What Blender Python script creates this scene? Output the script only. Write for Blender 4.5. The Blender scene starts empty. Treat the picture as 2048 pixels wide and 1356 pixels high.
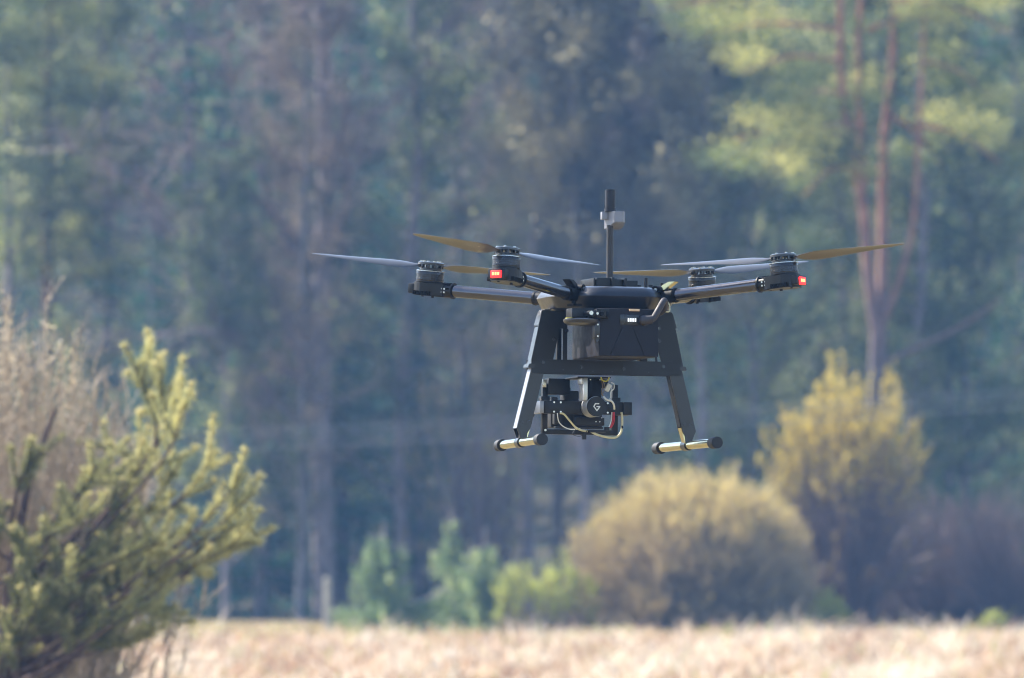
import bpy, bmesh, math, random
import numpy as np
from mathutils import Matrix, Vector

SC = bpy.context.scene
COL = SC.collection
R = math.radians

# ------------------------------------------------------------------ camera
PXA = 3.887e-5            # radians per photo pixel
HOR = 940.0               # photo row of the horizon
CAMZ = 1.5
cam_d = bpy.data.cameras.new('camera'); cam = bpy.data.objects.new('camera', cam_d); COL.objects.link(cam)
cam_d.lens = 300.0; cam_d.sensor_width = 300.0 * 2048 * PXA; cam_d.clip_start = 0.5; cam_d.clip_end = 3000
cam.location = (0, 0, CAMZ)
cam.rotation_euler = (R(90) + (HOR - 678) * PXA, 0, 0)
cam_d.dof.use_dof = True; cam_d.dof.focus_distance = 27.95; cam_d.dof.aperture_fstop = 9.5
SC.camera = cam

# ------------------------------------------------------------------ sky and sun
SUN_EL, SUN_AZ = R(43), R(-58)          # azimuth measured from +Y towards +X
tosun = Vector((math.sin(SUN_AZ) * math.cos(SUN_EL), math.cos(SUN_AZ) * math.cos(SUN_EL), math.sin(SUN_EL)))
w = bpy.data.worlds.new('World'); SC.world = w; w.use_nodes = True
nt = w.node_tree; nt.nodes.clear()
wo = nt.nodes.new('ShaderNodeOutputWorld'); bg = nt.nodes.new('ShaderNodeBackground'); sk = nt.nodes.new('ShaderNodeTexSky')
sk.sky_type = 'NISHITA'; sk.sun_disc = False; sk.sun_elevation = SUN_EL; sk.sun_rotation = SUN_AZ
sk.air_density = 1.0; sk.dust_density = 1.0
nt.links.new(sk.outputs[0], bg.inputs[0]); nt.links.new(bg.outputs[0], wo.inputs[0]); bg.inputs[1].default_value = 0.125
sl = bpy.data.lights.new('sun', 'SUN'); so = bpy.data.objects.new('sun', sl); COL.objects.link(so)
sl.energy = 5.0; sl.angle = R(0.5); sl.color = (1.0, 0.93, 0.82)
so.rotation_euler = tosun.to_track_quat('Z', 'Y').to_euler(); so.location = (-20, 20, 30)
SC.view_settings.view_transform = 'Standard'; SC.view_settings.look = 'None'
SC.view_settings.exposure = 1.48; SC.view_settings.gamma = 1.0
SC.cycles.max_bounces = 6; SC.cycles.diffuse_bounces = 3; SC.cycles.volume_bounces = 0
SC.cycles.transmission_bounces = 4; SC.cycles.transparent_max_bounces = 4
SC.cycles.use_denoising = True; SC.cycles.filter_width = 1.1

# ------------------------------------------------------------------ materials
def nodes(name):
    m = bpy.data.materials.new(name); m.use_nodes = True
    return m, m.node_tree, m.node_tree.nodes['Principled BSDF']

def setp(b, **k):
    for a, v in k.items():
        b.inputs[a.replace('_', ' ')].default_value = v

def hard(name, col, rough=0.45, metal=0.0, spec=0.5, coat=0.0, var=0.25, scale=60.0, bump=0.0):
    m, t, b = nodes(name)
    tc = t.nodes.new('ShaderNodeTexCoord'); n = t.nodes.new('ShaderNodeTexNoise')
    n.inputs['Scale'].default_value = scale; n.inputs['Detail'].default_value = 4
    t.links.new(tc.outputs['Object'], n.inputs['Vector'])
    mr = t.nodes.new('ShaderNodeMapRange'); mr.inputs[3].default_value = 1 - var; mr.inputs[4].default_value = 1 + var
    mx = t.nodes.new('ShaderNodeMix'); mx.data_type = 'RGBA'; mx.blend_type = 'MULTIPLY'; mx.inputs[0].default_value = 1
    mx.inputs[6].default_value = (*col, 1)
    t.links.new(n.outputs[0], mr.inputs[0]); t.links.new(mr.outputs[0], mx.inputs[7]); t.links.new(mx.outputs[2], b.inputs['Base Color'])
    r2 = t.nodes.new('ShaderNodeMapRange'); r2.inputs[1].default_value = 0.3; r2.inputs[2].default_value = 0.7; r2.inputs[3].default_value = rough * 0.86; r2.inputs[4].default_value = min(1, rough * 1.16)
    t.links.new(n.outputs[0], r2.inputs[0]); t.links.new(r2.outputs[0], b.inputs['Roughness'])
    setp(b, Metallic=metal, Specular_IOR_Level=spec, Coat_Weight=coat, Coat_Roughness=0.25)
    if bump:
        bp = t.nodes.new('ShaderNodeBump'); bp.inputs['Strength'].default_value = bump; bp.inputs['Distance'].default_value = 0.00058
        n2 = t.nodes.new('ShaderNodeTexNoise'); n2.inputs['Scale'].default_value = 900; t.links.new(tc.outputs['Object'], n2.inputs['Vector'])
        t.links.new(n2.outputs[0], bp.inputs['Height']); t.links.new(bp.outputs[0], b.inputs['Normal'])
    return m

def leafy(name, stops, trans=0.5, rough=0.6, scale=0.9, glow=None):
    """diffuse + translucent foliage; colour varies with a per-face value and with the tree"""
    m = bpy.data.materials.new(name); m.use_nodes = True; t = m.node_tree; t.nodes.clear()
    out = t.nodes.new('ShaderNodeOutputMaterial')
    at = t.nodes.new('ShaderNodeAttribute'); at.attribute_name = 'tint'
    oi = t.nodes.new('ShaderNodeObjectInfo')
    ad = t.nodes.new('ShaderNodeMath'); ad.operation = 'MULTIPLY_ADD'; ad.inputs[1].default_value = 0.25; 
    t.links.new(oi.outputs['Random'], ad.inputs[0])
    ml = t.nodes.new('ShaderNodeMath'); ml.operation = 'MULTIPLY'; ml.inputs[1].default_value = 0.8
    t.links.new(at.outputs['Fac'], ml.inputs[0]); t.links.new(ml.outputs[0], ad.inputs[2])
    cr = t.nodes.new('ShaderNodeValToRGB'); e = cr.color_ramp.elements
    while len(e) > 1: e.remove(e[-1])
    e[0].position = stops[0][0]; e[0].color = (*stops[0][1], 1)
    for p, c in stops[1:]:
        x = e.new(p); x.color = (*c, 1)
    t.links.new(ad.outputs[0], cr.inputs[0])
    b = t.nodes.new('ShaderNodeBsdfPrincipled'); b.inputs['Roughness'].default_value = rough
    t.links.new(cr.outputs[0], b.inputs['Base Color'])
    tr = t.nodes.new('ShaderNodeBsdfTranslucent'); t.links.new(cr.outputs[0], tr.inputs[0])
    mx = t.nodes.new('ShaderNodeMixShader'); mx.inputs[0].default_value = trans
    t.links.new(b.outputs[0], mx.inputs[1]); t.links.new(tr.outputs[0], mx.inputs[2]); t.links.new(mx.outputs[0], out.inputs[0])
    return m

def bark(name, c1, c2, scale=8.0):
    m, t, b = nodes(name)
    tc = t.nodes.new('ShaderNodeTexCoord'); mp = t.nodes.new('ShaderNodeMapping'); mp.inputs['Scale'].default_value = (3, 3, 0.7)
    n = t.nodes.new('ShaderNodeTexNoise'); n.inputs['Scale'].default_value = scale; n.inputs['Detail'].default_value = 5
    cr = t.nodes.new('ShaderNodeValToRGB'); cr.color_ramp.elements[0].position = 0.35; cr.color_ramp.elements[1].position = 0.65
    cr.color_ramp.elements[0].color = (*c1, 1); cr.color_ramp.elements[1].color = (*c2, 1)
    t.links.new(tc.outputs['Object'], mp.inputs[0]); t.links.new(mp.outputs[0], n.inputs['Vector']); t.links.new(n.outputs[0], cr.inputs[0])
    t.links.new(cr.outputs[0], b.inputs['Base Color']); setp(b, Roughness=0.85, Specular_IOR_Level=0.2)
    return m

def emit(name, col, st, base=(0.3, 0.3, 0.3)):
    m, t, b = nodes(name)
    b.inputs['Base Color'].default_value = (*base, 1); b.inputs['Emission Color'].default_value = (*col, 1)
    b.inputs['Emission Strength'].default_value = st
    return m

M = dict(
    shell=hard('satin_black_shell', (0.010, 0.010, 0.014), 0.33, spec=0.6, coat=0.45, bump=0.05),
    plate=hard('black_composite_plate', (0.007, 0.006, 0.006), 0.42, spec=0.4, var=0.5, bump=0.05),
    legm=hard('black_anodised_leg', (0.008, 0.0065, 0.0075), 0.36, spec=0.5, coat=0.3, var=0.5, bump=0.03),
    case=hard('matt_battery_case', (0.013, 0.012, 0.017), 0.55, spec=0.25, bump=0.05),
    antenna=hard('dark_blue_black_antenna', (0.012, 0.014, 0.024), 0.45, spec=0.4),
    tube=hard('glossy_carbon_tube', (0.115, 0.112, 0.125), 0.17, metal=0.85, spec=0.9, scale=200, var=0.1),
    foot=hard('field_tinted_tube', (0.55, 0.50, 0.30), 0.15, metal=1.0, spec=0.8),  # yellow reflection of the field is tinted into the base colour
    web=hard('sunlit_face_grey', (0.30, 0.30, 0.32), 0.38, metal=0.5, var=0.08),  # lighter grey puts the sun's sheen into faces of black parts
    strap=hard('copper_foil', (0.75, 0.50, 0.30), 0.35, metal=0.3),
    rubber=hard('black_rubber', (0.014, 0.014, 0.016), 0.6),
    bell=hard('dark_anodised_bell', (0.05, 0.05, 0.055), 0.28, metal=0.8),
    ring=hard('steel_ring', (0.45, 0.45, 0.45), 0.25, metal=1.0),
    copper=hard('winding_copper', (0.30, 0.20, 0.10), 0.4, metal=0.7),
    blade=hard('carbon_blade', (0.075, 0.070, 0.066), 0.33, spec=0.9, coat=0.5, scale=120, var=0.15),
    grey=hard('grey_cable_sleeve', (0.045, 0.038, 0.040), 0.6),
    light=hard('light_grey_cast', (0.22, 0.22, 0.25), 0.36, spec=0.6, var=0.08),
    steel=hard('screw_steel', (0.55, 0.54, 0.5), 0.28, metal=1.0),
    alu=hard('bare_aluminium', (0.6, 0.6, 0.6), 0.35, metal=0.8),
    cream=hard('cream_cable', (0.62, 0.56, 0.33), 0.45),
    red=hard('red_cable', (0.55, 0.03, 0.05), 0.45),
    white=hard('white_plastic', (0.75, 0.75, 0.72), 0.45),
    yellow=hard('yellow_plastic', (0.55, 0.50, 0.05), 0.45),
    mast=hard('bare_carbon_mast', (0.030, 0.025, 0.025), 0.5),
    black=hard('matt_black', (0.003, 0.003, 0.004), 0.6, spec=0.2),
    display=hard('display_panel', (0.02, 0.02, 0.022), 0.25),
    led=emit('red_led', (1.0, 0.01, 0.01), 2.2, (0.5, 0.02, 0.02)),
    ledhot=emit('red_led_core', (1.0, 0.10, 0.03), 5.0, (0.5, 0.02, 0.02)),
    wled=emit('white_led', (0.9, 0.95, 1.0), 0.5),
    # base colours of plants
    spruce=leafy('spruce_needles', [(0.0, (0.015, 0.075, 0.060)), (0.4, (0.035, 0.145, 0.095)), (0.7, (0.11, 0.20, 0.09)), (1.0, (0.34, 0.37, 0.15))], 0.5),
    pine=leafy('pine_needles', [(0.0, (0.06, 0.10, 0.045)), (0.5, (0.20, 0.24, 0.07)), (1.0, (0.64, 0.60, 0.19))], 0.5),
    brightpine=leafy('young_pine_needles', [(0.0, (0.10, 0.12, 0.045)), (0.4, (0.24, 0.25, 0.10)), (0.85, (0.62, 0.58, 0.24)), (1.0, (0.60, 0.45, 0.26))], 0.55),
    twig=leafy('bare_twigs', [(0.0, (0.10, 0.075, 0.075)), (0.5, (0.22, 0.155, 0.145)), (1.0, (0.40, 0.30, 0.24))], 0.2),
    greytwig=leafy('grey_twigs', [(0.0, (0.36, 0.29, 0.20)), (0.5, (0.60, 0.50, 0.34)), (1.0, (0.82, 0.70, 0.42))], 0.55),
    pinktwig=leafy('pinkish_twigs', [(0.0, (0.24, 0.18, 0.12)), (0.5, (0.46, 0.36, 0.25)), (1.0, (0.70, 0.58, 0.42))], 0.3),
    bud2=leafy('orange_yellow_buds', [(0.0, (0.20, 0.18, 0.06)), (0.5, (0.58, 0.45, 0.09)), (0.9, (0.92, 0.76, 0.13))], 0.5),
    catkin=leafy('yellow_catkins', [(0.0, (0.50, 0.38, 0.09)), (0.5, (0.76, 0.60, 0.15)), (1.0, (0.88, 0.76, 0.28))], 0.5),
    bud=leafy('new_leaf_buds', [(0.0, (0.10, 0.12, 0.04)), (0.5, (0.24, 0.22, 0.07)), (1.0, (0.42, 0.33, 0.10))], 0.5),
    palebud=leafy('pale_dry_buds', [(0.0, (0.22, 0.16, 0.13)), (0.5, (0.42, 0.33, 0.26)), (1.0, (0.62, 0.52, 0.34))], 0.45),
    lime=leafy('fresh_green_leaves', [(0.0, (0.20, 0.26, 0.05)), (0.5, (0.42, 0.46, 0.09)), (1.0, (0.62, 0.60, 0.16))], 0.5),
    cream_sunlit=leafy('cream_sunlit_clumps', [(0.0, (0.13, 0.12, 0.075)), (0.4, (0.25, 0.22, 0.13)), (0.7, (0.46, 0.41, 0.23)), (1.0, (0.80, 0.72, 0.46))], 0.55),  # cream colour stands in for sunlight on the clumps
    greenleaf=leafy('young_green_leaves', [(0.0, (0.07, 0.09, 0.05)), (0.45, (0.12, 0.16, 0.07)), (0.75, (0.36, 0.40, 0.16)), (1.0, (0.66, 0.64, 0.32))], 0.55),  # paler end of the ramp paints sunlit clumps in the shaded wood
    pbark=bark('pine_bark', (0.13, 0.075, 0.055), (0.30, 0.17, 0.12)),
    obark=bark('orange_pine_bark', (0.20, 0.10, 0.07), (0.48, 0.24, 0.14)),
    darkbark=bark('young_pine_bark', (0.07, 0.045, 0.04), (0.17, 0.11, 0.09)),
    gbark=bark('grey_bark', (0.14, 0.12, 0.12), (0.32, 0.27, 0.27)),
    wbark=bark('pale_birch_bark', (0.08, 0.075, 0.075), (0.28, 0.26, 0.26)),
    wood=bark('weathered_wood', (0.34, 0.30, 0.22), (0.54, 0.48, 0.37)),
)

# ------------------------------------------------------------------ object helpers
def link(name, me, mat=None, parent=None, loc=None):
    o = bpy.data.objects.new(name, me); COL.objects.link(o)
    if mat and me: me.materials.append(mat)
    if parent: o.parent = parent
    if loc: o.location = loc
    return o

def tag(o, label=None, cat=None, group=None, kind=None):
    for k, v in (('label', label), ('category', cat), ('group', group), ('kind', kind)):
        if v: o[k] = v
    return o

def thing(name, label, cat, loc=(0, 0, 0), group=None):
    o = bpy.data.objects.new(name, None); COL.objects.link(o); o.location = loc
    return tag(o, label, cat, group)

def copy_tree(o, parent=None):
    c = o.copy(); COL.objects.link(c)
    if parent: c.parent = parent
    for ch in list(o.children): copy_tree(ch, c)
    return c

# ------------------------------------------------------------------ soups of many small faces (numpy)
class Soup:
    def __init__(s): s.v = []; s.f = []; s.t = []; s.n = 0
    def add(s, verts, quads, tint):
        s.v.append(verts.reshape(-1, 3)); s.f.append(quads.reshape(-1, 4) + s.n); s.n += len(s.v[-1]); s.t.append(np.broadcast_to(tint, (len(s.f[-1]),)).astype(float))
    def cards(s, c, size, rng, tint, aspect=0.6, up=None):
        """little free-standing leaf faces, one per centre; up: preferred long axis"""
        n = len(c); a = rng.normal(size=(n, 3))
        if up is not None: a = a * 0.5 + up
        a /= np.linalg.norm(a, axis=1)[:, None] + 1e-9
        b = np.cross(a, rng.normal(size=(n, 3))); b /= np.linalg.norm(b, axis=1)[:, None] + 1e-9
        sz = np.broadcast_to(size, (n,)) * rng.uniform(0.6, 1.35, n)
        a = a * sz[:, None] * 0.5; b = b * sz[:, None] * 0.5 * aspect
        v = np.stack([c - a, c + b * 0.9, c + a, c - b * 0.9], 1)
        s.add(v, np.arange(4 * n).reshape(n, 4), tint)
    def sticks(s, p, q, r0, r1, tint, sides=3):
        """tapered straight sticks p->q, arrays"""
        n = len(p); d = q - p; L = np.linalg.norm(d, axis=1)[:, None] + 1e-9; d = d / L
        ref = np.where(np.abs(d[:, 2:3]) > 0.9, np.array([[1.0, 0, 0]]), np.array([[0, 0, 1.0]]))
        u = np.cross(d, ref); u /= np.linalg.norm(u, axis=1)[:, None]; w_ = np.cross(d, u)
        r0 = np.broadcast_to(r0, (n,))[:, None]; r1 = np.broadcast_to(r1, (n,))[:, None]
        vs = []
        for k in range(sides):
            an = 2 * math.pi * k / sides; e = u * math.cos(an) + w_ * math.sin(an)
            vs += [p + e * r0, q + e * r1]
        v = np.stack(vs, 1); base = (np.arange(n) * 2 * sides)[:, None]
        qs = [base + np.array([[2 * k, 2 * ((k + 1) % sides), 2 * ((k + 1) % sides) + 1, 2 * k + 1]]) for k in range(sides)]
        t = np.broadcast_to(tint, (n,)); s.add(v, np.stack(qs, 1), np.repeat(t, sides))
    def tube(s, pts, rad, tint=0.5, sides=8):
        pts = np.asarray(pts, float); n = len(pts); rad = np.asarray(rad, float)
        d = np.gradient(pts, axis=0); d /= np.linalg.norm(d, axis=1)[:, None] + 1e-9
        ref = np.array([1.0, 0.02, 0]) if abs(d[:, 2].mean()) > 0.6 else np.array([0, 0, 1.0])
        u = np.cross(d, ref); u /= np.linalg.norm(u, axis=1)[:, None]; w_ = np.cross(d, u)
        an = np.linspace(0, 2 * math.pi, sides, endpoint=False)
        v = pts[:, None] + rad[:, None, None] * (u[:, None] * np.cos(an)[None, :, None] + w_[:, None] * np.sin(an)[None, :, None])
        i = np.arange(n - 1)[:, None] * sides; j = np.arange(sides)[None]; j2 = (j + 1) % sides
        q = np.stack([i + j, i + j2, i + sides + j2, i + sides + j], -1).reshape(-1, 4)
        s.add(v, q, tint)
    def mesh(s, name, smooth=False):
        v = np.concatenate(s.v); f = np.concatenate(s.f).astype(np.int32); t = np.concatenate(s.t)
        me = bpy.data.meshes.new(name); me.vertices.add(len(v)); me.vertices.foreach_set('co', v.astype(np.float32).ravel())
        me.loops.add(4 * len(f)); me.loops.foreach_set('vertex_index', f.ravel())
        me.polygons.add(len(f)); me.polygons.foreach_set('loop_start', np.arange(0, 4 * len(f), 4, dtype=np.int32))
        a = me.attributes.new('tint', 'FLOAT', 'FACE'); a.data.foreach_set('value', t.astype(np.float32))
        if smooth: me.polygons.foreach_set('use_smooth', np.ones(len(f), bool))
        me.update(calc_edges=True); return me

def at(px, Y, py=None):
    """world position that the photo shows at column px (row py), Y metres away"""
    x = (px - 1024) * PXA * Y
    if py is None: return x
    return np.array([x, Y, CAMZ + (HOR - py) * PXA * Y])

def ground_z(x, y):
    if y < 132: return 0.0
    return 0.20 * (y - 132) ** 1.12 * 0.9 if y > 132 else 0.0

# ------------------------------------------------------------------ setting: ground, hill
def grid(name, x0, x1, nx, y0, y1, ny, fz):
    xs = np.linspace(x0, x1, nx); ys = np.linspace(y0, y1, ny)
    X, Y = np.meshgrid(xs, ys); Z = fz(X, Y)
    v = np.stack([X, Y, Z], -1).reshape(-1, 3)
    i = (np.arange(ny - 1)[:, None] * nx + np.arange(nx - 1)[None]).ravel()
    q = np.stack([i, i + 1, i + nx + 1, i + nx], 1)
    s = Soup(); s.add(v, q, 0.5); return s.mesh(name, True)

def ramp_mat(name, stops, scale, rough=0.9, stretch=(1, 1, 1)):
    m, t, b = nodes(name)
    tc = t.nodes.new('ShaderNodeTexCoord'); mp = t.nodes.new('ShaderNodeMapping'); mp.inputs['Scale'].default_value = stretch
    n = t.nodes.new('ShaderNodeTexNoise'); n.inputs['Scale'].default_value = scale; n.inputs['Detail'].default_value = 8; n.inputs['Roughness'].default_value = 0.65
    cr = t.nodes.new('ShaderNodeValToRGB'); e = cr.color_ramp.elements
    e[0].position, e[0].color = stops[0][0], (*stops[0][1], 1); e[1].position, e[1].color = stops[-1][0], (*stops[-1][1], 1)
    for p, c in stops[1:-1]: e.new(p).color = (*c, 1)
    t.links.new(tc.outputs['Object'], mp.inputs[0]); t.links.new(mp.outputs[0], n.inputs['Vector'])
    t.links.new(n.outputs[0], cr.inputs[0]); t.links.new(cr.outputs[0], b.inputs['Base Color'])
    setp(b, Roughness=rough, Specular_IOR_Level=0.1)
    bp = t.nodes.new('ShaderNodeBump'); bp.inputs['Distance'].default_value = 0.08
    t.links.new(n.outputs[0], bp.inputs['Height']); t.links.new(bp.outputs[0], b.inputs['Normal'])
    return m

field_m = ramp_mat('dry_meadow_ground', [(0.3, (0.08, 0.055, 0.03)), (0.45, (0.15, 0.115, 0.055)), (0.6, (0.23, 0.185, 0.085)), (0.72, (0.12, 0.14, 0.045))], 1.3)
hill_m = ramp_mat('forest_floor', [(0.3, (0.03, 0.035, 0.02)), (0.5, (0.06, 0.05, 0.03)), (0.7, (0.035, 0.06, 0.03))], 0.8)
def gz(X, Y):
    u = np.clip((X + 3) / 400, -1, 1)
    return 0.05 * np.sin(X * 0.9 + Y * 0.3) * np.sin(Y * 0.17) * (Y < 130)
g = link('ground', grid('ground', -400, 400, 161, -200, 132, 167, gz), field_m); tag(g, kind='structure')
def hz(X, Y):
    d = np.clip(Y - 131.9, 0, None)
    return 0.09 * d ** 1.15 / (1 + (d / 190) ** 2) + 0.35 * np.sin(X * 0.35) * np.clip(d / 20, 0, 1) * np.sin(Y * 0.21)
g = link('hill', grid('hill', -400, 400, 201, 131.9, 440, 120, hz), hill_m); tag(g, kind='structure')

# ------------------------------------------------------------------ meadow grass (one mass of stuff)
rng = np.random.default_rng(5)
def grass_mesh():
    s = Soup()
    n = 150000
    Y = 70 + 48 * rng.random(n) ** 0.8; X = (rng.random(n) * 2 - 1) * (Y * 0.0398 * 1.35 + 0.5)
    # tussocks: pull blades towards clump centres
    nc = 3600; cy = 70 + 48 * rng.random(nc) ** 0.85; cx = (rng.random(nc) * 2 - 1) * (cy * 0.0398 * 1.35 + .5)
    k = rng.integers(0, nc, n); m = rng.random(n) < 0.8
    hcl = rng.uniform(0.45, 1.5, nc)
    X = np.where(m, cx[k] + rng.normal(size=n) * 0.13, X); Y = np.where(m, cy[k] + rng.normal(size=n) * 0.13, Y)
    h = np.where(m, hcl[k], 0.7) * rng.uniform(0.08, 0.25, n)
    h = np.where(rng.random(n) < 0.02, h * 1.5, h)
    far = np.clip((Y - 108) / 8, 0, 1); h *= 1 - 0.35 * far
    h = np.where((rng.random(n) < 0.6) & m & (Y > 98) & (hcl[k] > 1.40), h * 1.5, h)
    lean = rng.normal(size=(n, 2)) * 0.42
    base = np.stack([X, Y, np.full(n, -0.03)], 1)
    mid = base + np.stack([lean[:, 0] * h * 0.35, lean[:, 1] * h * 0.35, h * 0.6 + 0.03], 1)
    tip = base + np.stack([lean[:, 0] * h * 1.3, lean[:, 1] * h * 1.3, h * rng.uniform(0.75, 1.0, n) + 0.03], 1)
    an = rng.random(n) * math.pi; wv = np.stack([np.cos(an), np.sin(an), np.zeros(n)], 1) * rng.uniform(0.004, 0.009, n)[:, None]
    tint = np.where(m, rng.normal(size=nc)[k] * 0.5, 0)
    patch = np.sin(X * 1.1 + 0.7 * np.sin(Y * 0.35)) * 0.5 + np.sin(Y * 0.42 + X * 0.5 + 1.3) * 0.5 + np.sin(X * 2.7 + Y * 0.9) * 0.3
    patch = 0.35 * patch + 0.5 * np.sin(X * 5.3 + Y * 0.55) * np.sin(Y * 0.8 + X * 1.7) + 0.45 * np.sin(X * 9.7 - Y * 0.9 + 2) + 0.3 * np.sin(X * 2.9 + Y * 1.3)
    h = h * (1 + 0.22 * patch) * np.interp(Y, [70, 95, 106, 112, 118], [0.95, 0.8, 0.62, 0.5, 0.45])
    mid = base + np.stack([lean[:, 0] * h * 0.35, lean[:, 1] * h * 0.35, h * 0.6 + 0.03], 1)
    tip = base + np.stack([lean[:, 0] * h * 1.3, lean[:, 1] * h * 1.3, h * rng.uniform(0.75, 1.0, n) + 0.03], 1)
    t = np.clip(0.47 + 0.30 * tint + 0.42 * patch + rng.normal(size=n) * 0.07, 0.0, 0.93)
    green = (rng.random(n) < 0.06) | ((Y > 110) & (rng.random(n) < 0.30) & (X < 2.0))
    t = np.where(green, 1.0, t)
    v = np.stack([base - wv, base + wv, mid + wv * 0.8, mid - wv * 0.8, tip + wv * 0.2, tip - wv * 0.2], 1)
    b = (np.arange(n) * 6)[:, None]
    q = np.stack([b + np.array([[0, 1, 2, 3]]), b + np.array([[3, 2, 4, 5]])], 1)
    s.add(v, q, np.repeat(t, 2)); return s.mesh('meadow_grass')
grass_m = leafy('dry_grass', [(0.0, (0.22, 0.10, 0.05)), (0.30, (0.42, 0.25, 0.15)), (0.56, (0.62, 0.45, 0.30)), (0.93, (0.86, 0.77, 0.62)), (0.97, (0.40, 0.42, 0.10)), (1.0, (0.36, 0.40, 0.08))], 0.45)
for nd in grass_m.node_tree.nodes:      # the whole meadow is one object: no per-object shift
    if nd.type == 'MATH' and nd.operation == 'MULTIPLY_ADD': nd.inputs[1].default_value = 0.0
    if nd.type == 'MATH' and nd.operation == 'MULTIPLY': nd.inputs[1].default_value = 1.0
gr = link('grass', grass_mesh(), grass_m); tag(gr, 'pale dry tussock grass of the meadow in front of the wood', 'grass', kind='stuff')

# ------------------------------------------------------------------ trees
def unit(v): return v / (np.linalg.norm(v, axis=-1, keepdims=True) + 1e-9)

def trunk_path(rng, h, wob=0.12, n=10):
    z = np.linspace(-0.3, h, n); x = np.cumsum(rng.normal(size=n)) * wob * h / 40; y = np.cumsum(rng.normal(size=n)) * wob * h / 40
    x -= x[0]; y -= y[0]
    return np.stack([x, y, z], 1)

def make_spruce(seed, h, rad, dens=1.0, low=0.25, leaf=0.075):
    rng = np.random.default_rng(seed); tr = Soup(); tp = trunk_path(rng, h, 0.05)
    tr.tube(tp, np.linspace(h * 0.011, 0.012, len(tp)), 0.5, 8)
    cr = Soup(); P, Q, leafc, leaft = [], [], [], []
    z = low
    while z < h - 0.1:
        f = 1 - z / h; L = rad * (f ** 0.75) * (0.75 + 0.5 * rng.random()); k = rng.integers(4, 7)
        a0 = rng.random() * 6.28
        for i in range(k):
            if rng.random() > 0.9: continue
            a = a0 + i * 6.28 / k + rng.normal() * 0.2; l = L * rng.uniform(0.7, 1.15); droop = rng.uniform(0.1, 0.45)
            d = np.array([math.cos(a), math.sin(a), 0.0]); tt = np.linspace(0, 1, 6)
            pts = np.array([0, 0, z]) + d * (tt * l)[:, None] + np.array([0, 0, 1.0]) * ((-droop * tt + 0.35 * tt ** 2.5) * l)[:, None]
            P.append(pts[:-1]); Q.append(pts[1:])
            n = max(6, int(l * 80 * dens)); u = rng.random(n) ** 0.7
            side = np.array([-d[1], d[0], 0]) * (rng.normal(size=n) * 0.16 * l * (1.15 - u))[:, None]
            c = np.array([0, 0, z]) + d * (u * l)[:, None] + side
            c[:, 2] += (-droop * u + 0.35 * u ** 2.5) * l - np.abs(rng.normal(size=n)) * 0.09
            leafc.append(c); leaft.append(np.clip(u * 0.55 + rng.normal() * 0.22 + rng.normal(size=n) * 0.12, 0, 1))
        z += rng.uniform(0.16, 0.30) * (h / 10) ** 0.4
    P, Q = np.concatenate(P), np.concatenate(Q)
    tr.sticks(P, Q, 0.011, 0.006, 0.3)
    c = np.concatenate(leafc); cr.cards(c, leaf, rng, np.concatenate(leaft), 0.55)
    return tr.mesh('trunk'), cr.mesh('crown')

def make_bare(seed, h, rad, twigs=3500, pale=False, leafs=0, low=0.12, leafsz=0.05):
    """leafless broadleaf tree: rising limbs, fine twigs, a few hanging buds"""
    rng = np.random.default_rng(seed); tr = Soup(); tp = trunk_path(rng, h, 0.22)
    rr = np.linspace(h * 0.0095, 0.01, len(tp)); tr.tube(tp, rr, 0.5, 8)
    cr = Soup(); segs = []
    def pt(z):
        return np.array([np.interp(z, tp[:, 2], tp[:, 0]), np.interp(z, tp[:, 2], tp[:, 1]), z])
    ends = []
    for i in range(int(46)):
        z = h * (low + (0.97 - low) * (i + rng.random()) / 46); a = rng.random() * 6.28; l = rad * (1.25 - z / h) * rng.uniform(0.6, 1.3)
        d = np.array([math.cos(a), math.sin(a), rng.uniform(0.3, 1.0)]); p = pt(z); r = 0.022 * (1.2 - z / h); n = 5; prev = p
        for j in range(n):
            d = unit(d + rng.normal(size=3) * 0.18 + np.array([0, 0, 0.07])); q = prev + d * l / n
            segs.append((prev, q, r * (1 - j / n) + 0.004, r * (1 - (j + 1) / n) + 0.003)); ends.append((q, d)); prev = q
    P = np.array([a[0] for a in segs]); Q = np.array([a[1] for a in segs])
    tr.sticks(P, Q, np.array([a[2] for a in segs]), np.array([a[3] for a in segs]), 0.4, 4)
    E = np.array([e[0] for e in ends]); D = np.array([e[1] for e in ends])
    k = rng.integers(0, len(E), twigs); p0 = E[k] + rng.normal(size=(twigs, 3)) * 0.04
    d = unit(D[k] + rng.normal(size=(twigs, 3)) * 0.7 + np.array([0, 0, 0.15])); l = rng.uniform(0.15, 0.5, twigs)[:, None]
    t = np.clip(rng.random(len(E))[k] * 0.7 + rng.random(twigs) * 0.3, 0, 1)
    q0 = p0 + d * l; cr.sticks(p0, q0, 0.0045, 0.0025, t)
    d2 = unit(d + rng.normal(size=(twigs, 3)) * 0.5); cr.sticks(p0 + d * l * 0.5, p0 + d * l * 0.5 + d2 * l * 0.7, 0.0035, 0.002, t)
    if leafs:
        ncl = max(12, leafs // 38); cc = rng.integers(0, twigs, ncl); kk = rng.integers(0, ncl, leafs); ct = rng.random(ncl)
        cr.cards(q0[cc[kk]] + rng.normal(size=(leafs, 3)) * np.array([.16, .16, .13]), leafsz, rng, np.clip(ct[kk] * 0.75 + 0.2 + rng.normal(size=leafs) * .08, 0, 1), 0.6)  # tint per clump, the bright ones painted as if sunlit
    return tr.mesh('trunk'), cr.mesh('crown')

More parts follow.
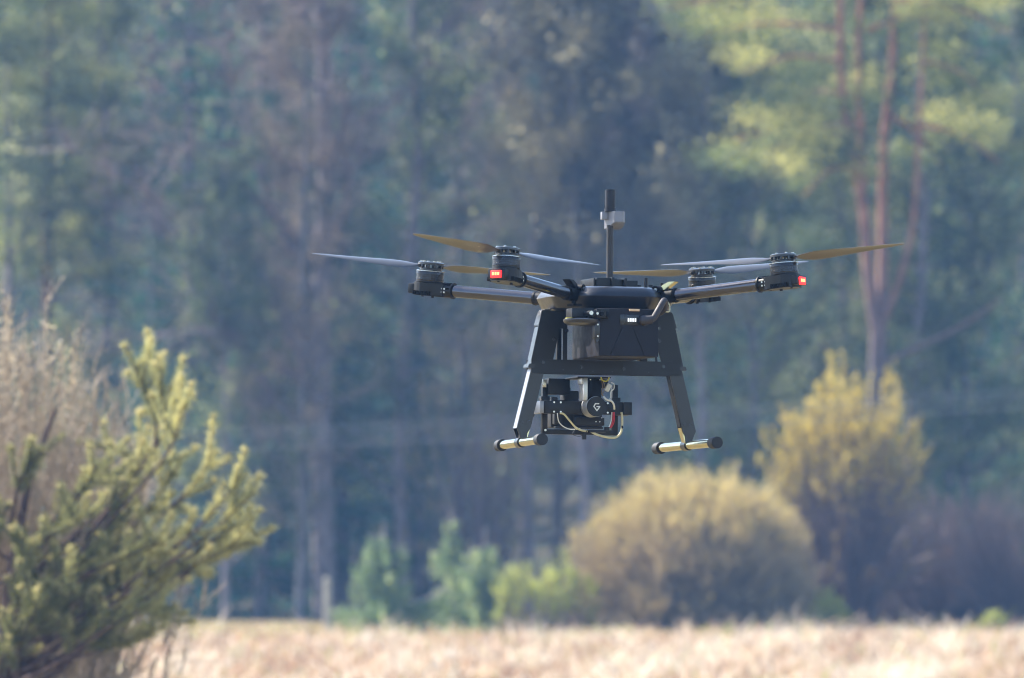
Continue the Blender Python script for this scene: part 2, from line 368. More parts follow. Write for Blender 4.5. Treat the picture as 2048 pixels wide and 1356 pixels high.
def make_pine(seed, h, first=0.45, rad=2.0, clumps=60, leaf=0.07):
    rng = np.random.default_rng(seed); tr = Soup(); tp = trunk_path(rng, h, 0.15)
    tr.tube(tp, np.linspace(h * 0.012, 0.02, len(tp)), 0.5, 10); cr = Soup(); segs = []; C = []; T = []
    for i in range(clumps):
        z = h * (first + (0.99 - first) * i / clumps); a = rng.random() * 6.28; l = rad * (1.1 - 0.7 * z / h) * rng.uniform(0.5, 1.1)
        p = np.array([np.interp(z, tp[:, 2], tp[:, 0]), np.interp(z, tp[:, 2], tp[:, 1]), z]); d = np.array([math.cos(a), math.sin(a), rng.uniform(-0.05, 0.4)])
        prev = p
        for j in range(4):
            d = unit(d + rng.normal(size=3) * 0.15); q = prev + d * l / 4
            segs.append((prev, q, 0.02 * (1 - j / 5), 0.02 * (1 - (j + 1) / 5))); prev = q
            if j >= 1:
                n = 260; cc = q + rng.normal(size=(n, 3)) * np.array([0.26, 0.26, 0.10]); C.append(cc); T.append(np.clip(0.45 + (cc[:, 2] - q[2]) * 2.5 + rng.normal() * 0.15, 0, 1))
    tr.sticks(np.array([a[0] for a in segs]), np.array([a[1] for a in segs]), np.array([a[2] for a in segs]), np.array([a[3] for a in segs]), 0.4, 4)
    cr.cards(np.concatenate(C), leaf, rng, np.concatenate(T), 0.4); return tr.mesh('trunk'), cr.mesh('crown')

def plant(name, label, cat, meshes, mats, loc, rot=0, sc=1.0, group=None, names=('trunk', 'crown')):
    o = thing(name, label, cat, loc, group); o.rotation_euler[2] = rot; o.scale = (sc, sc, sc)
    for me, ma, nm in zip(meshes, mats, names):
        c = link(nm, me, None, o)
        if not me.materials: me.materials.append(ma)
    return o

# prototypes
spr = [make_spruce(11, 11.0, 1.7), make_spruce(12, 9.0, 1.4, 1.1), make_spruce(13, 12.5, 1.9, 1.0, 1.0)]
bar = [make_bare(21, 10.0, 2.2, 4200, leafs=500), make_bare(22, 8.0, 1.8, 4200, leafs=350), make_bare(23, 11.0, 2.0, 3600, leafs=700)]
bir = [make_bare(31, 11.0, 1.6, 3200, leafs=1400)]
grn = [make_bare(71, 9.0, 2.0, 3800, leafs=6500, leafsz=0.08), make_bare(72, 10.5, 1.7, 3800, leafs=7500, leafsz=0.08)]
crm = [make_bare(81, 9.5, 1.9, 4200, leafs=3600, leafsz=0.085, low=0.38), make_bare(82, 9.0, 2.1, 4200, leafs=3200, leafsz=0.085, low=0.42)]
pin = [make_pine(41, 10.0, 0.28, 2.2), make_pine(42, 12.0, 0.40, 2.0)]
KIND = {
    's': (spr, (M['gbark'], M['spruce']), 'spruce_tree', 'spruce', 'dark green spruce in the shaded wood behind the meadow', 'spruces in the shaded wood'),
    'b': (bar, (M['gbark'], M['twig']), 'bare_tree', 'bare tree', 'leafless brownish grey broadleaf tree in the wood behind the meadow', 'leafless trees in the wood'),
    'g': (grn, (M['gbark'], M['greenleaf']), 'leafy_tree', 'tree', 'broadleaf tree with sparse fresh green leaves in the wood', 'broadleaf trees in young leaf in the wood'),
    'c': (crm, (M['gbark'], M['cream_sunlit']), 'sunlit_bare_tree', 'tree', 'bare tree with sunlight painted as cream clumps high in the wood', 'bare trees with painted cream sunlight in the wood'),
    'w': (bir, (M['wbark'], M['palebud']), 'birch_tree', 'birch', 'pale stemmed birch among the dark trees of the wood', 'birches in the wood'),
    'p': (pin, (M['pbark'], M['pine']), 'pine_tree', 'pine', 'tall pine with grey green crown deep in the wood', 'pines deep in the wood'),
}
def forest_tree(k, i, x, y, rot, sc, label=None):
    meshes, mats, nm, cat, lab, grp = KIND[k]
    z = float(hz(np.array(x), np.array(y))) if y > 131.9 else 0.0
    sc = sc * 0.74 if y > 130.5 or k in 'wgc' else sc
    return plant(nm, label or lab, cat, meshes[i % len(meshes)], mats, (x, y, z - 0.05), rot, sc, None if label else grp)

rnd = random.Random(4)
# hand placed trees of the edge of the wood (photo column, distance, kind, mesh, scale, own label)
edge = [
    (110, 131, 'p', 1, 0.95, 'reddish trunked pine above the left shrub, at the edge of the wood'),
    (-60, 133, 's', 0, 1.0, None), (230, 136, 'b', 0, 0.9, None), (330, 133, 'b', 2, 0.8, None),
    (440, 132, 's', 1, 1.0, 'green spruce behind the tip of the left young pine'),
    (560, 134, 'b', 1, 0.9, None),
    (598, 127.3, 'w', 0, 0.85, 'thin pale trunk just behind the wooden post, reaching into bare twigs'),
    (652, 127.6, 'b', 2, 1.25, 'straight grey trunk rising directly above the wooden post'),
    (720, 135, 's', 0, 0.9, None), (830, 134, 's', 2, 0.95, None),
    (925, 130, 'w', 0, 0.95, 'pale birch stem behind the left rotors of the drone'),
    (1010, 136, 'b', 0, 1.0, None), (1110, 133, 'b', 2, 0.9, None), (1230, 137, 'b', 1, 1.1, None),
    (1330, 133, 'b', 0, 0.9, 'bare tree with brown twigs behind the antenna of the drone'),
    (1450, 136, 's', 1, 1.0, None), (1560, 134, 's', 0, 0.9, None), (1640, 138, 'p', 0, 1.0, None),
    (1850, 134, 's', 2, 1.0, None), (1960, 131, 's', 1, 1.1, 'dark dense spruce at the right end of the wood edge'), (2090, 134, 's', 0, 1.0, None),
    (1420, 129, 's', 1, 0.45, None), (1240, 129, 's', 0, 0.33, None), (840, 128.5, 's', 1, 0.36, None), (520, 129, 's', 2, 0.32, None), (300, 128, 's', 0, 0.38, None),
    (1510, 126.5, 'g', 0, 0.9, None), (1690, 127, 'g', 0, 1.0, None), (1820, 126.5, 'g', 1, 1.0, None), (1930, 127, 'g', 0, 0.9, None), (2020, 132, 'g', 1, 0.9, None),
    (1400, 132, 'g', 1, 0.9, None), (1050, 127, 'c', 0, 1.0, None), (1160, 126.4, 'c', 1, 1.0, None), (1280, 127, 'c', 0, 1.05, None), (1400, 126.2, 'c', 1, 1.0, None), (520, 128.5, 's', 1, 0.85, None), (380, 129.5, 's', 0, 0.75, None), (690, 129.5, 's', 2, 0.62, None), (450, 127, 'g', 0, 0.7, None), (530, 133, 'g', 1, 1.0, None), (1050, 131, 'g', 0, 0.75, None), (200, 131, 'g', 1, 1.0, None), (800, 128, 'g', 1, 1.1, None), (10, 130, 'g', 0, 1.0, None),
    (1900, 127, 's', 0, 0.45, None), (2010, 128, 's', 1, 0.45, None),
]
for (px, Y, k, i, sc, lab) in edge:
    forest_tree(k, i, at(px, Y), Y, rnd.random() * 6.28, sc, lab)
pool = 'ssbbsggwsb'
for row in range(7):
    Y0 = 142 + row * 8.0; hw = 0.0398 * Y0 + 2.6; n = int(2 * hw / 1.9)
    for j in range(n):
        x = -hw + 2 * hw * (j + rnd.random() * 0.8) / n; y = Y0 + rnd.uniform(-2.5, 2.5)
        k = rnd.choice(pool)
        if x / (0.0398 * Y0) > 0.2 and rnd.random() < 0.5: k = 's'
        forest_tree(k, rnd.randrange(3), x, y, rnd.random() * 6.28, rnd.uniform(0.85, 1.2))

# the forked pine at the right -------------------------------------------------
def forked_pine():
    Y = 120.6; x0 = at(1740, Y)
    o = thing('pine_tree', 'tall forked pine with pinkish orange limbs, above the yellow flowering shrub', 'pine', (x0, Y, 0))
    q = lambda px, py, dy=0.0: at(px, Y, py) + np.array([-x0, dy - Y, 0])
    rng = np.random.default_rng(3)
    tr = Soup()
    def limb(pts, r0, r1, sides=10, tint=0.5):
        P = np.array(pts); n = len(P); t = np.linspace(0, n - 1, n * 4)
        # smooth through the points
        S = np.stack([np.interp(t, np.arange(n), P[:, i]) for i in range(3)], 1)
        for _ in range(3): S[1:-1] = (S[:-2] + 2 * S[1:-1] + S[2:]) / 4
        tr.tube(S, np.linspace(r0, r1, len(S)), tint, sides); return S
    limb([q(1735, 1290), q(1742, 1000), q(1752, 800), q(1758, 640)], 0.092, 0.08)
    lt = limb([q(1756, 680), q(1735, 540), q(1730, 420), q(1705, 320), q(1685, 200), q(1678, 60), q(1690, -200), q(1700, -700)], 0.068, 0.018)
    ct = limb([q(1728, 380, .1), q(1722, 240, .2), q(1715, 120, .2), q(1730, -100, .3), q(1735, -500, .3)], 0.045, 0.015)
    rt = limb([q(1760, 700), q(1768, 520, .2), q(1766, 360, .3), q(1775, 220, .4), q(1790, 120, .5), q(1795, -150, .6), q(1800, -600, .6)], 0.062, 0.02)
    r2 = limb([q(1762, 660), q(1800, 560, -.2), q(1828, 440, -.3), q(1835, 250, -.4), q(1845, 80, -.4), q(1850, -200, -.5)], 0.036, 0.012)
    sb = limb([q(1758, 730), q(1830, 695, -.1), q(1910, 660, -.2), q(2000, 600, -.3)], 0.035, 0.012)
    brs = []
    for (a, b, dy) in [((1700, 190), (1560, 215), .3), ((1720, 250), (1550, 300), -.3), ((1690, 270), (1470, 280), .1), ((1680, 120), (1480, 150), -.5), ((1680, 60), (1400, 70), .4),
                       ((1690, -20), (1330, 20), -.2), ((1700, -80), (1420, -60), .6), ((1735, 60), (1900, 40), .5), ((1790, 0), (2020, 70), -.4), ((1800, -60), (1960, -90), .3), ((1836, 250), (2000, 330), -.4),
                       ((1840, 120), (1990, 200), .2), ((1775, 230), (1890, 330), .7), ((1705, 330), (1600, 400), -.8)]:
        s_ = limb([q(a[0], a[1]), q((a[0] + b[0]) / 2, (a[1] + b[1]) / 2 - 25, dy * .6), q(b[0], b[1], dy)], 0.028, 0.008, 5); brs.append((s_, 0.55))
    for yy in np.linspace(-900, -100, 34):     # the crown above the frame
        a = rng.random() * 6.28; l = rng.uniform(0.6, 1.6); p = q(1730 + rng.uniform(-60, 90), yy)
        s_ = np.linspace(p, p + np.array([math.cos(a) * l, math.sin(a) * l, rng.uniform(0, .4)]), 8); tr.tube(s_, np.linspace(.02, .006, 8), .5, 4); brs.append((s_, .5))
    C, T = [], []
    for s_, base in brs:
        L = len(s_)
        for k in range(int(L * 0.35), L, 1):
            if rng.random() < 0.25: continue
            n = 210; c = s_[k] + rng.normal(size=3) * np.array([.24, .25, .15]) + rng.normal(size=(n, 3)) * np.array([0.15, 0.15, 0.075])
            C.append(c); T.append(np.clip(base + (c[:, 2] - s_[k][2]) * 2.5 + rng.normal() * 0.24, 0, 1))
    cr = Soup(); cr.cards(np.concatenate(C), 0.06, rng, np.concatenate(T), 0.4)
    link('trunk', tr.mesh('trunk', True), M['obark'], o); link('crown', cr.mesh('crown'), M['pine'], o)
forked_pine()
_t = M['obark'].node_tree; _b = _t.nodes['Principled BSDF']; _cr = next(n for n in _t.nodes if n.type == 'VALTORGB'); _tc = next(n for n in _t.nodes if n.type == 'TEX_COORD')
_sx = _t.nodes.new('ShaderNodeSeparateXYZ'); _mr = _t.nodes.new('ShaderNodeMapRange'); _mr.inputs[1].default_value = 2.4; _mr.inputs[2].default_value = 4.2
_mx = _t.nodes.new('ShaderNodeMix'); _mx.data_type = 'RGBA'; _mx.inputs[6].default_value = (0.13, 0.11, 0.115, 1)
_t.links.new(_tc.outputs['Object'], _sx.inputs[0]); _t.links.new(_sx.outputs[2], _mr.inputs[0]); _t.links.new(_mr.outputs[0], _mx.inputs[0]); _t.links.new(_cr.outputs[0], _mx.inputs[7]); _t.links.new(_mx.outputs[2], _b.inputs['Base Color'])

# ------------------------------------------------------------------ shrubs
def dome_shrub(seed, wid, hgt, stems, twig_n, tip_n, tipsz, flat=0.8, spread=0.25, tipzone=0.72, tipup=True, rough=0.06, low_tip=0.25):
    rng = np.random.default_rng(seed); st = Soup(); tips = Soup(); N = stems
    el = np.arccos(1 - rng.random(N) * 0.97); a = rng.random(N) * 6.28           # spread over the dome
    rr = rng.uniform(0.82, 1.04, N) * (1 + rough * (np.sin(a * 3 + el * 4) + 0.7 * np.sin(a * 7 + el * 5)))
    d = np.stack([np.sin(el) * np.cos(a) * wid / 2, np.sin(el) * np.sin(a) * wid / 2, np.cos(el) ** flat * hgt], 1) * rr[:, None]
    b = np.stack([d[:, 0] * spread, d[:, 1] * spread, np.full(N, -0.05)], 1) + rng.normal(size=(N, 3)) * np.array([.05, .05, 0])
    n = 6; tt = np.linspace(0, 1, n)
    mid = b + (d - b) * 0.5 + np.array([0, 0, 0.12 * hgt])
    pts = ((1 - tt) ** 2)[None, :, None] * b[:, None] + (2 * tt * (1 - tt))[None, :, None] * mid[:, None] + (tt ** 2)[None, :, None] * d[:, None]
    pts[:, :, 2] = np.maximum(pts[:, :, 2], -0.05)
    rad = np.linspace(0.011, 0.003, n) * wid / 2.2
    tv = rng.random(N) * 0.5
    for j in range(n - 1): st.sticks(pts[:, j], pts[:, j + 1], rad[j], rad[j + 1], tv + 0.1 * j)
    # side twigs, more of them outside
    k = rng.integers(0, N, twig_n); u = 0.25 + 0.75 * rng.random(twig_n) ** 0.7; f = u * (n - 1); j = np.minimum(f.astype(int), n - 2); fr = (f - j)[:, None]
    p = pts[k, j] * (1 - fr) + pts[k, j + 1] * fr; dr = unit(pts[k, j + 1] - pts[k, j] + rng.normal(size=(twig_n, 3)) * 0.045 * wid / 2 + np.array([0, 0, 0.05]))
    l = rng.uniform(0.05, 0.22, twig_n)[:, None] * wid / 2.3; q = p + dr * l; st.sticks(p, q, 0.0035, 0.0018, np.clip(u * 0.8 + rng.normal(size=twig_n) * .12, 0, 1))
    # catkins or young leaves: on twigs of the outer crown, mostly high up
    hh = q[:, 2] / hgt; score = np.clip((u - 0.45) / 0.5, 0, 1) ** 1.5 * (low_tip + (1 - low_tip) * np.clip((hh - tipzone + 0.35) / 0.35, 0, 1))
    score = np.where(q[:, 2] > 0.05, score, 0); pr = score / score.sum(); kk = rng.choice(twig_n, tip_n, p=pr)
    c = p[kk] + (q[kk] - p[kk]) * rng.random((tip_n, 1)) ** 0.5 + rng.normal(size=(tip_n, 3)) * 0.012
    tips.cards(c, tipsz, rng, np.clip(0.2 + 0.5 * hh[kk] + rng.normal(size=tip_n) * .18, 0, 1), 0.5, up=np.array([0, 0, 1.0]) if tipup else None)
    return st.mesh('stems'), tips.mesh('leaves')

def shrub(name, label, cat, px, Y, meshes, mats, names=('branches', 'leaves'), rot=0, sc=1, group=None):
    return plant(name, label, cat, meshes, mats, (at(px, Y), Y, 0.0), rot, sc, group, names)

shrub('willow_shrub', 'big round willow shrub with yellow catkins on top, standing at the meadow edge', 'shrub', 1388, 117.0,
      dome_shrub(51, 2.28, 1.44, 1500, 30000, 17000, 0.027, 0.70, 0.45, 0.90, rough=0.012, low_tip=0.10), (M['greytwig'], M['catkin']), ('branches', 'catkins'))
shrub('willow_shrub', 'yellow flowering shrub in front of the trunk of the forked pine', 'shrub', 1695, 119.4,
      None or (lambda a: a)(dome_shrub(52, 1.66, 2.36, 330, 15000, 12500, 0.044, 0.50, 0.10, 0.80, rough=0.05, low_tip=0.03)), (M['twig'], M['bud2']), ('branches', 'catkins'))
shrub('bare_shrub', 'low dark leafless shrub right of the forked pine trunk', 'shrub', 1890, 121.0,
      dome_shrub(53, 1.9, 1.25, 420, 7000, 500, 0.02, 0.7, 0.35), (M['twig'], M['palebud']), ('branches', 'foliage'))
shrub('bare_shrub', 'upright greyish leafless shrub cut by the right edge of the photo', 'shrub', 2030, 119.5,
      dome_shrub(54, 1.3, 1.35, 360, 5000, 500, 0.02, 0.5, 0.3), (M['twig'], M['palebud']), ('branches', 'foliage'))
shrub('leafy_shrub', 'small yellow green shrub just left of the round willow', 'shrub', 1135, 116.5,
      dome_shrub(55, 0.66, 0.70, 90, 1500, 2600, 0.035, 0.6, 0.3, 0.4, False, low_tip=0.7), (M['twig'], M['lime']))
shrub('leafy_shrub', 'low lime green shrub between the young conifers and the round willow', 'shrub', 1056, 116.0,
      dome_shrub(56, 0.62, 0.66, 90, 1500, 3000, 0.035, 0.5, 0.3, 0.4, False, low_tip=0.8), (M['twig'], M['lime']))
shrub('leafy_shrub', 'tiny bright green shrub at the right foot of the round willow', 'shrub', 1655, 116.5,
      dome_shrub(57, 0.50, 0.42, 50, 700, 1500, 0.035, 0.8, 0.5, 0.3, False, low_tip=0.9), (M['twig'], M['lime']))
shrub('leafy_shrub', 'tiny green shrub in the grass below the dark bare shrub', 'shrub', 1980, 115.5,
      dome_shrub(58, 0.38, 0.24, 40, 500, 900, 0.03, 0.8, 0.5, 0.3, False, low_tip=0.9), (M['twig'], M['lime']))
shrub('budding_shrub', 'thin shrub with scattered yellow buds beyond the landing legs of the drone', 'shrub', 950, 127.0,
      dome_shrub(59, 1.6, 3.1, 120, 2600, 2600, 0.045, 0.6, 0.15, 0.5, low_tip=0.1), (M['twig'], M['bud']), ('branches', 'leaves'))
# young conifers
for (px, Y, h, rad, sd, lab) in [(768, 117, 1.02, 0.60, 61, 'bushy young conifer right of the wooden post'), (905, 118.5, 1.15, 0.38, 62, 'slim young conifer with a pointed top behind the wider one'),
                                 (968, 117.2, 0.98, 0.50, 63, 'young conifer standing left of the lime green shrub')]:
    t_, c_ = make_spruce(sd, h, rad, 5.0, 0.06, 0.05)
    plant('young_conifer', lab, 'conifer', (t_, c_), (M['gbark'], leafy('sapling_needles', [(0.0, (0.12, 0.19, 0.09)), (0.5, (0.25, 0.34, 0.14)), (1.0, (0.50, 0.54, 0.24))], 0.5) if sd == 61 else bpy.data.materials['sapling_needles']),
          (at(px, Y), Y, 0.0), 0.0)

# ------------------------------------------------------------------ near shrub and young pine on the left
def near_shrub():
    Y = 49.8; x0 = at(-10, Y); rng = np.random.default_rng(8)
    o = thing('bare_shrub', 'nearer tall leafless shrub with pinkish brown twigs, tangled with the young pine', 'shrub', (x0, Y, 0))
    st = Soup(); N = 300; a = rng.random(N) * 6.28; rr = rng.random(N) ** 0.55
    top = np.stack([np.cos(a) * rr * 0.80, np.sin(a) * rr * 1.1, 2.18 + rng.normal(size=N) * 0.07], 1)
    top[:, 2] -= 0.2 * (np.clip(top[:, 0], 0, 1) / 0.4) ** 2; top[:, 2] *= rng.uniform(0.42, 1.0, N) ** 0.45
    b = np.stack([np.cos(a) * rr * 0.26, np.sin(a) * rr * 0.22, np.full(N, -0.05)], 1)
    n = 8; tt = np.linspace(0, 1, n); mid = b + (top - b) * np.array([0.72, 0.72, 0.42])
    pts = ((1 - tt) ** 2)[None, :, None] * b[:, None] + (2 * tt * (1 - tt))[None, :, None] * mid[:, None] + (tt ** 2)[None, :, None] * top[:, None]
    pts += np.cumsum(rng.normal(size=pts.shape) * 0.016, axis=1); rad = np.linspace(0.0045, 0.0012, n)
    tv = rng.random(N) * 0.5 + 0.2
    for j in range(n - 1): st.sticks(pts[:, j], pts[:, j + 1], rad[j], rad[j + 1], tv, 4)
    m = 13000; k = rng.integers(0, N, m); u = 0.3 + 0.7 * rng.random(m); f = u * (n - 1); j = np.minimum(f.astype(int), n - 2); fr = (f - j)[:, None]
    p = pts[k, j] * (1 - fr) + pts[k, j + 1] * fr; d = unit(unit(pts[k, j + 1] - pts[k, j]) + rng.normal(size=(m, 3)) * 0.55 + np.array([0, 0, 0.2]))
    l = rng.uniform(0.05, 0.17, m)[:, None]; q = p + d * l; st.sticks(p, q, 0.0022, 0.0012, np.clip(tv[k] + rng.normal(size=m) * .15, 0, 1))
    bs = Soup(); K = 42000; kk = rng.integers(0, m, K); c = p[kk] + (q[kk] - p[kk]) * rng.random((K, 1)) + rng.normal(size=(K, 3)) * 0.003
    bs.cards(c, 0.0105, rng, np.clip(0.25 + 0.35 * (q[kk, 2] / 1.9) + rng.normal(size=K) * .15, 0, 1), 0.5, up=np.array([0, 0, 1.0]))
    # catkins near the shoot tips of the tallest stems
    tall = np.argsort(-top[:, 2])[:90]; K2 = 3600; kk = rng.choice(tall, K2); u = rng.uniform(0.86, 1.02, K2)[:, None]
    c = pts[kk, -2] * (1 - (u - .86) / .14) + pts[kk, -1] * ((u - .86) / .14) + rng.normal(size=(K2, 3)) * 0.014
    bs.cards(c, 0.018, rng, 0.95, 0.5, up=np.array([0, 0, 1.0]))
    link('branches', st.mesh('stems'), M['pinktwig'], o); link('foliage', bs.mesh('buds'), M['palebud'], o)
near_shrub()

def near_pine():
    Y = 49.0; x0 = at(-20, Y); rng = np.random.default_rng(9)
    o = thing('young_pine', 'nearer young pine with bright yellow green shoots reaching out to the right', 'pine', (x0, Y, 0))
    q = lambda px, py, dy=0.0: at(px, Y, py) + np.array([-x0, dy - Y, 0])
    tr = Soup(); stem = np.array([q(-20, 1720), q(0, 1400), q(20, 1150), q(60, 950), q(110, 820)])
    tr.tube(stem, [0.035, 0.03, 0.022, 0.014, 0.007], 0.5, 8)
    # shoots: (tip px, tip py, direction px, py of its foot)
    arms = [((20, 1230), (330, 880), (250, 690)), ((20, 1200), (340, 870), (298, 715)), ((30, 1180), (340, 860), (355, 765)), ((20, 1240), (350, 900), (372, 812)), ((10, 1260), (300, 920), (160, 880)),
            ((0, 1300), (380, 980), (430, 905)), ((0, 1330), (400, 1060), (492, 950)), ((0, 1340), (420, 1070), (512, 985)), ((0, 1360), (410, 1090), (520, 1020)), ((0, 1380), (430, 1110), (545, 1055)),
            ((-10, 1400), (400, 1120), (500, 1080)), ((0, 1380), (330, 1110), (420, 1150)), ((0, 1420), (280, 1180), (375, 1140)), ((0, 1430), (260, 1200), (330, 1240)),
            ((20, 1150), (160, 1000), (200, 930)), ((30, 1100), (180, 960), (240, 960)), ((10, 1290), (180, 1100), (240, 1040)), ((10, 1250), (110, 1080), (130, 990)), ((0, 1350), (190, 1180), (260, 1150)),
            ((0, 1300), (60, 1150), (40, 1060)), ((-10, 1250), (-60, 1100), (-90, 1000)), ((0, 1350), (100, 1230), (150, 1190)), ((0, 1450), (160, 1300), (230, 1280)), ((0, 1380), (250, 1040), (330, 1010)), ((0, 1340), (300, 1010), (350, 940)),
            ((-20, 1300), (-120, 1200), (-200, 1150)), ((-20, 1450), (-160, 1350), (-260, 1330)), ((20, 1050), (40, 960), (90, 900))]
    for _ in range(17):
        cx_, cy_ = rng.uniform(-40, 340), rng.uniform(1000, 1290); arms.append(((rng.uniform(-20, 30), min(cy_ + rng.uniform(60, 180), 1450)), (cx_ * 0.7, cy_ + 50), (cx_ + rng.uniform(0, 60), cy_)))
    S = []
    for a, b, c in arms:
        dy = rng.uniform(-0.45, 0.35); P = np.array([q(*a), (q(*a) + q(*b, dy)) / 2 + [0, 0, -0.03], q(*b, dy * .8), q(*c, dy)])
        t = np.linspace(0, 3, 22); W = np.stack([np.interp(t, np.arange(4), P[:, i]) for i in range(3)], 1)
        for _ in range(4): W[1:-1] = (W[:-2] + 2 * W[1:-1] + W[2:]) / 4
        tr.tube(W, np.linspace(0.010, 0.0035, 22), 0.5, 5)
        S.append((W[15:], 1.0))
        for _ in range(8):
            i = rng.integers(9, 21); d = unit(unit(W[min(i + 1, 21)] - W[i - 1]) + rng.normal(size=3) * 0.65 + np.array([0, 0, 0.35])); l = rng.uniform(0.07, 0.17)
            w2 = np.linspace(W[i], W[i] + d * l, 6); w2[:, 2] += np.linspace(0, 1, 6) ** 2 * l * 0.25; tr.tube(w2, np.linspace(0.004, 0.0025, 6), 0.5, 4); S.append((w2, 0.8))
    nd = Soup()
    for w_, f in S:
        L = np.linalg.norm(np.diff(w_, axis=0), axis=1).sum(); n = int(L * 1350); u = rng.random(n) * (len(w_) - 1); i = np.minimum(u.astype(int), len(w_) - 2); fr = (u - i)[:, None]
        p = w_[i] * (1 - fr) + w_[i + 1] * fr; ax = unit(w_[i + 1] - w_[i]); d = unit(ax * 0.9 + unit(rng.normal(size=(n, 3))) * 0.95)
        l = rng.uniform(0.022, 0.040, n)[:, None]; qv = p + d * l
        side = unit(np.cross(d, rng.normal(size=(n, 3)))) * 0.0014
        tint = np.clip(0.40 + 0.36 * np.clip((w_[-1][0] - 0.45) / 0.45, -0.9, 1) + 0.35 * (u / len(w_)) + rng.normal() * 0.12 + rng.normal(size=n) * .1, 0, 0.95)
        nd.add(np.stack([p - side, p + side, qv + side * 0.4, qv - side * 0.4], 1), np.arange(4 * n).reshape(n, 4), tint)
        nb = 26; c = w_[-1] + rng.normal(size=(nb, 3)) * 0.006; nd.cards(c, 0.014, rng, 1.0, 0.5)
    link('trunk', tr.mesh('trunk', True), M['darkbark'], o); link('needles', nd.mesh('needles'), M['brightpine'], o)
near_pine()

# ------------------------------------------------------------------ wooden post, power cables
def bm_obj(name, bm, mat, parent=None, smooth=True):
    me = bpy.data.meshes.new(name); bmesh.ops.recalc_face_normals(bm, faces=bm.faces); bm.to_mesh(me); bm.free()
    if smooth:
        me.polygons.foreach_set('use_smooth', np.ones(len(me.polygons), bool)); me.set_sharp_from_angle(angle=R(35))
    return link(name, me, mat, parent)

bm = bmesh.new(); bmesh.ops.create_cone(bm, cap_ends=True, segments=14, radius1=0.036, radius2=0.032, depth=0.60, matrix=Matrix.Translation((0, 0, 0.21)))
bmesh.ops.create_cone(bm, cap_ends=True, segments=14, radius1=0.032, radius2=0.016, depth=0.025, matrix=Matrix.Translation((0, 0, 0.5225)))
po = bm_obj('wooden_post', bm, M['wood']); po.location = (at(655, 116), 116, 0); tag(po, 'short pale wooden post at the far edge of the meadow', 'post')
M['cable'] = hard('power_cable_alloy', (0.32, 0.33, 0.34), 0.6)
for k, (ya, yb, lab) in enumerate([(858, 748, 'topmost of the thin power cables crossing before the wood'), (874, 762, 'middle one of the thin power cables crossing before the wood'), (893, 780, 'lowest of the thin power cables crossing before the wood')]):
    s = Soup(); A = at(600, 108, ya); B = at(1990, 112, yb); t = np.linspace(-6, 7, 60)
    P = A[None] + (B - A)[None] * t[:, None]; P[:, 2] = A[2] + (B - A)[2] * (t * 0.55 + 0.45 * np.clip(t, -9, 9) ** 2 * 0.25 + 0.0)
    P[:, 2] += 0.02 * (t - 0.5) ** 2
    s.tube(P, np.full(60, 0.0034), 0.5, 5)
    c = link('power_cable', s.mesh('cable', True), M['cable']); tag(c, lab, 'cable', 'power cables in front of the wood')

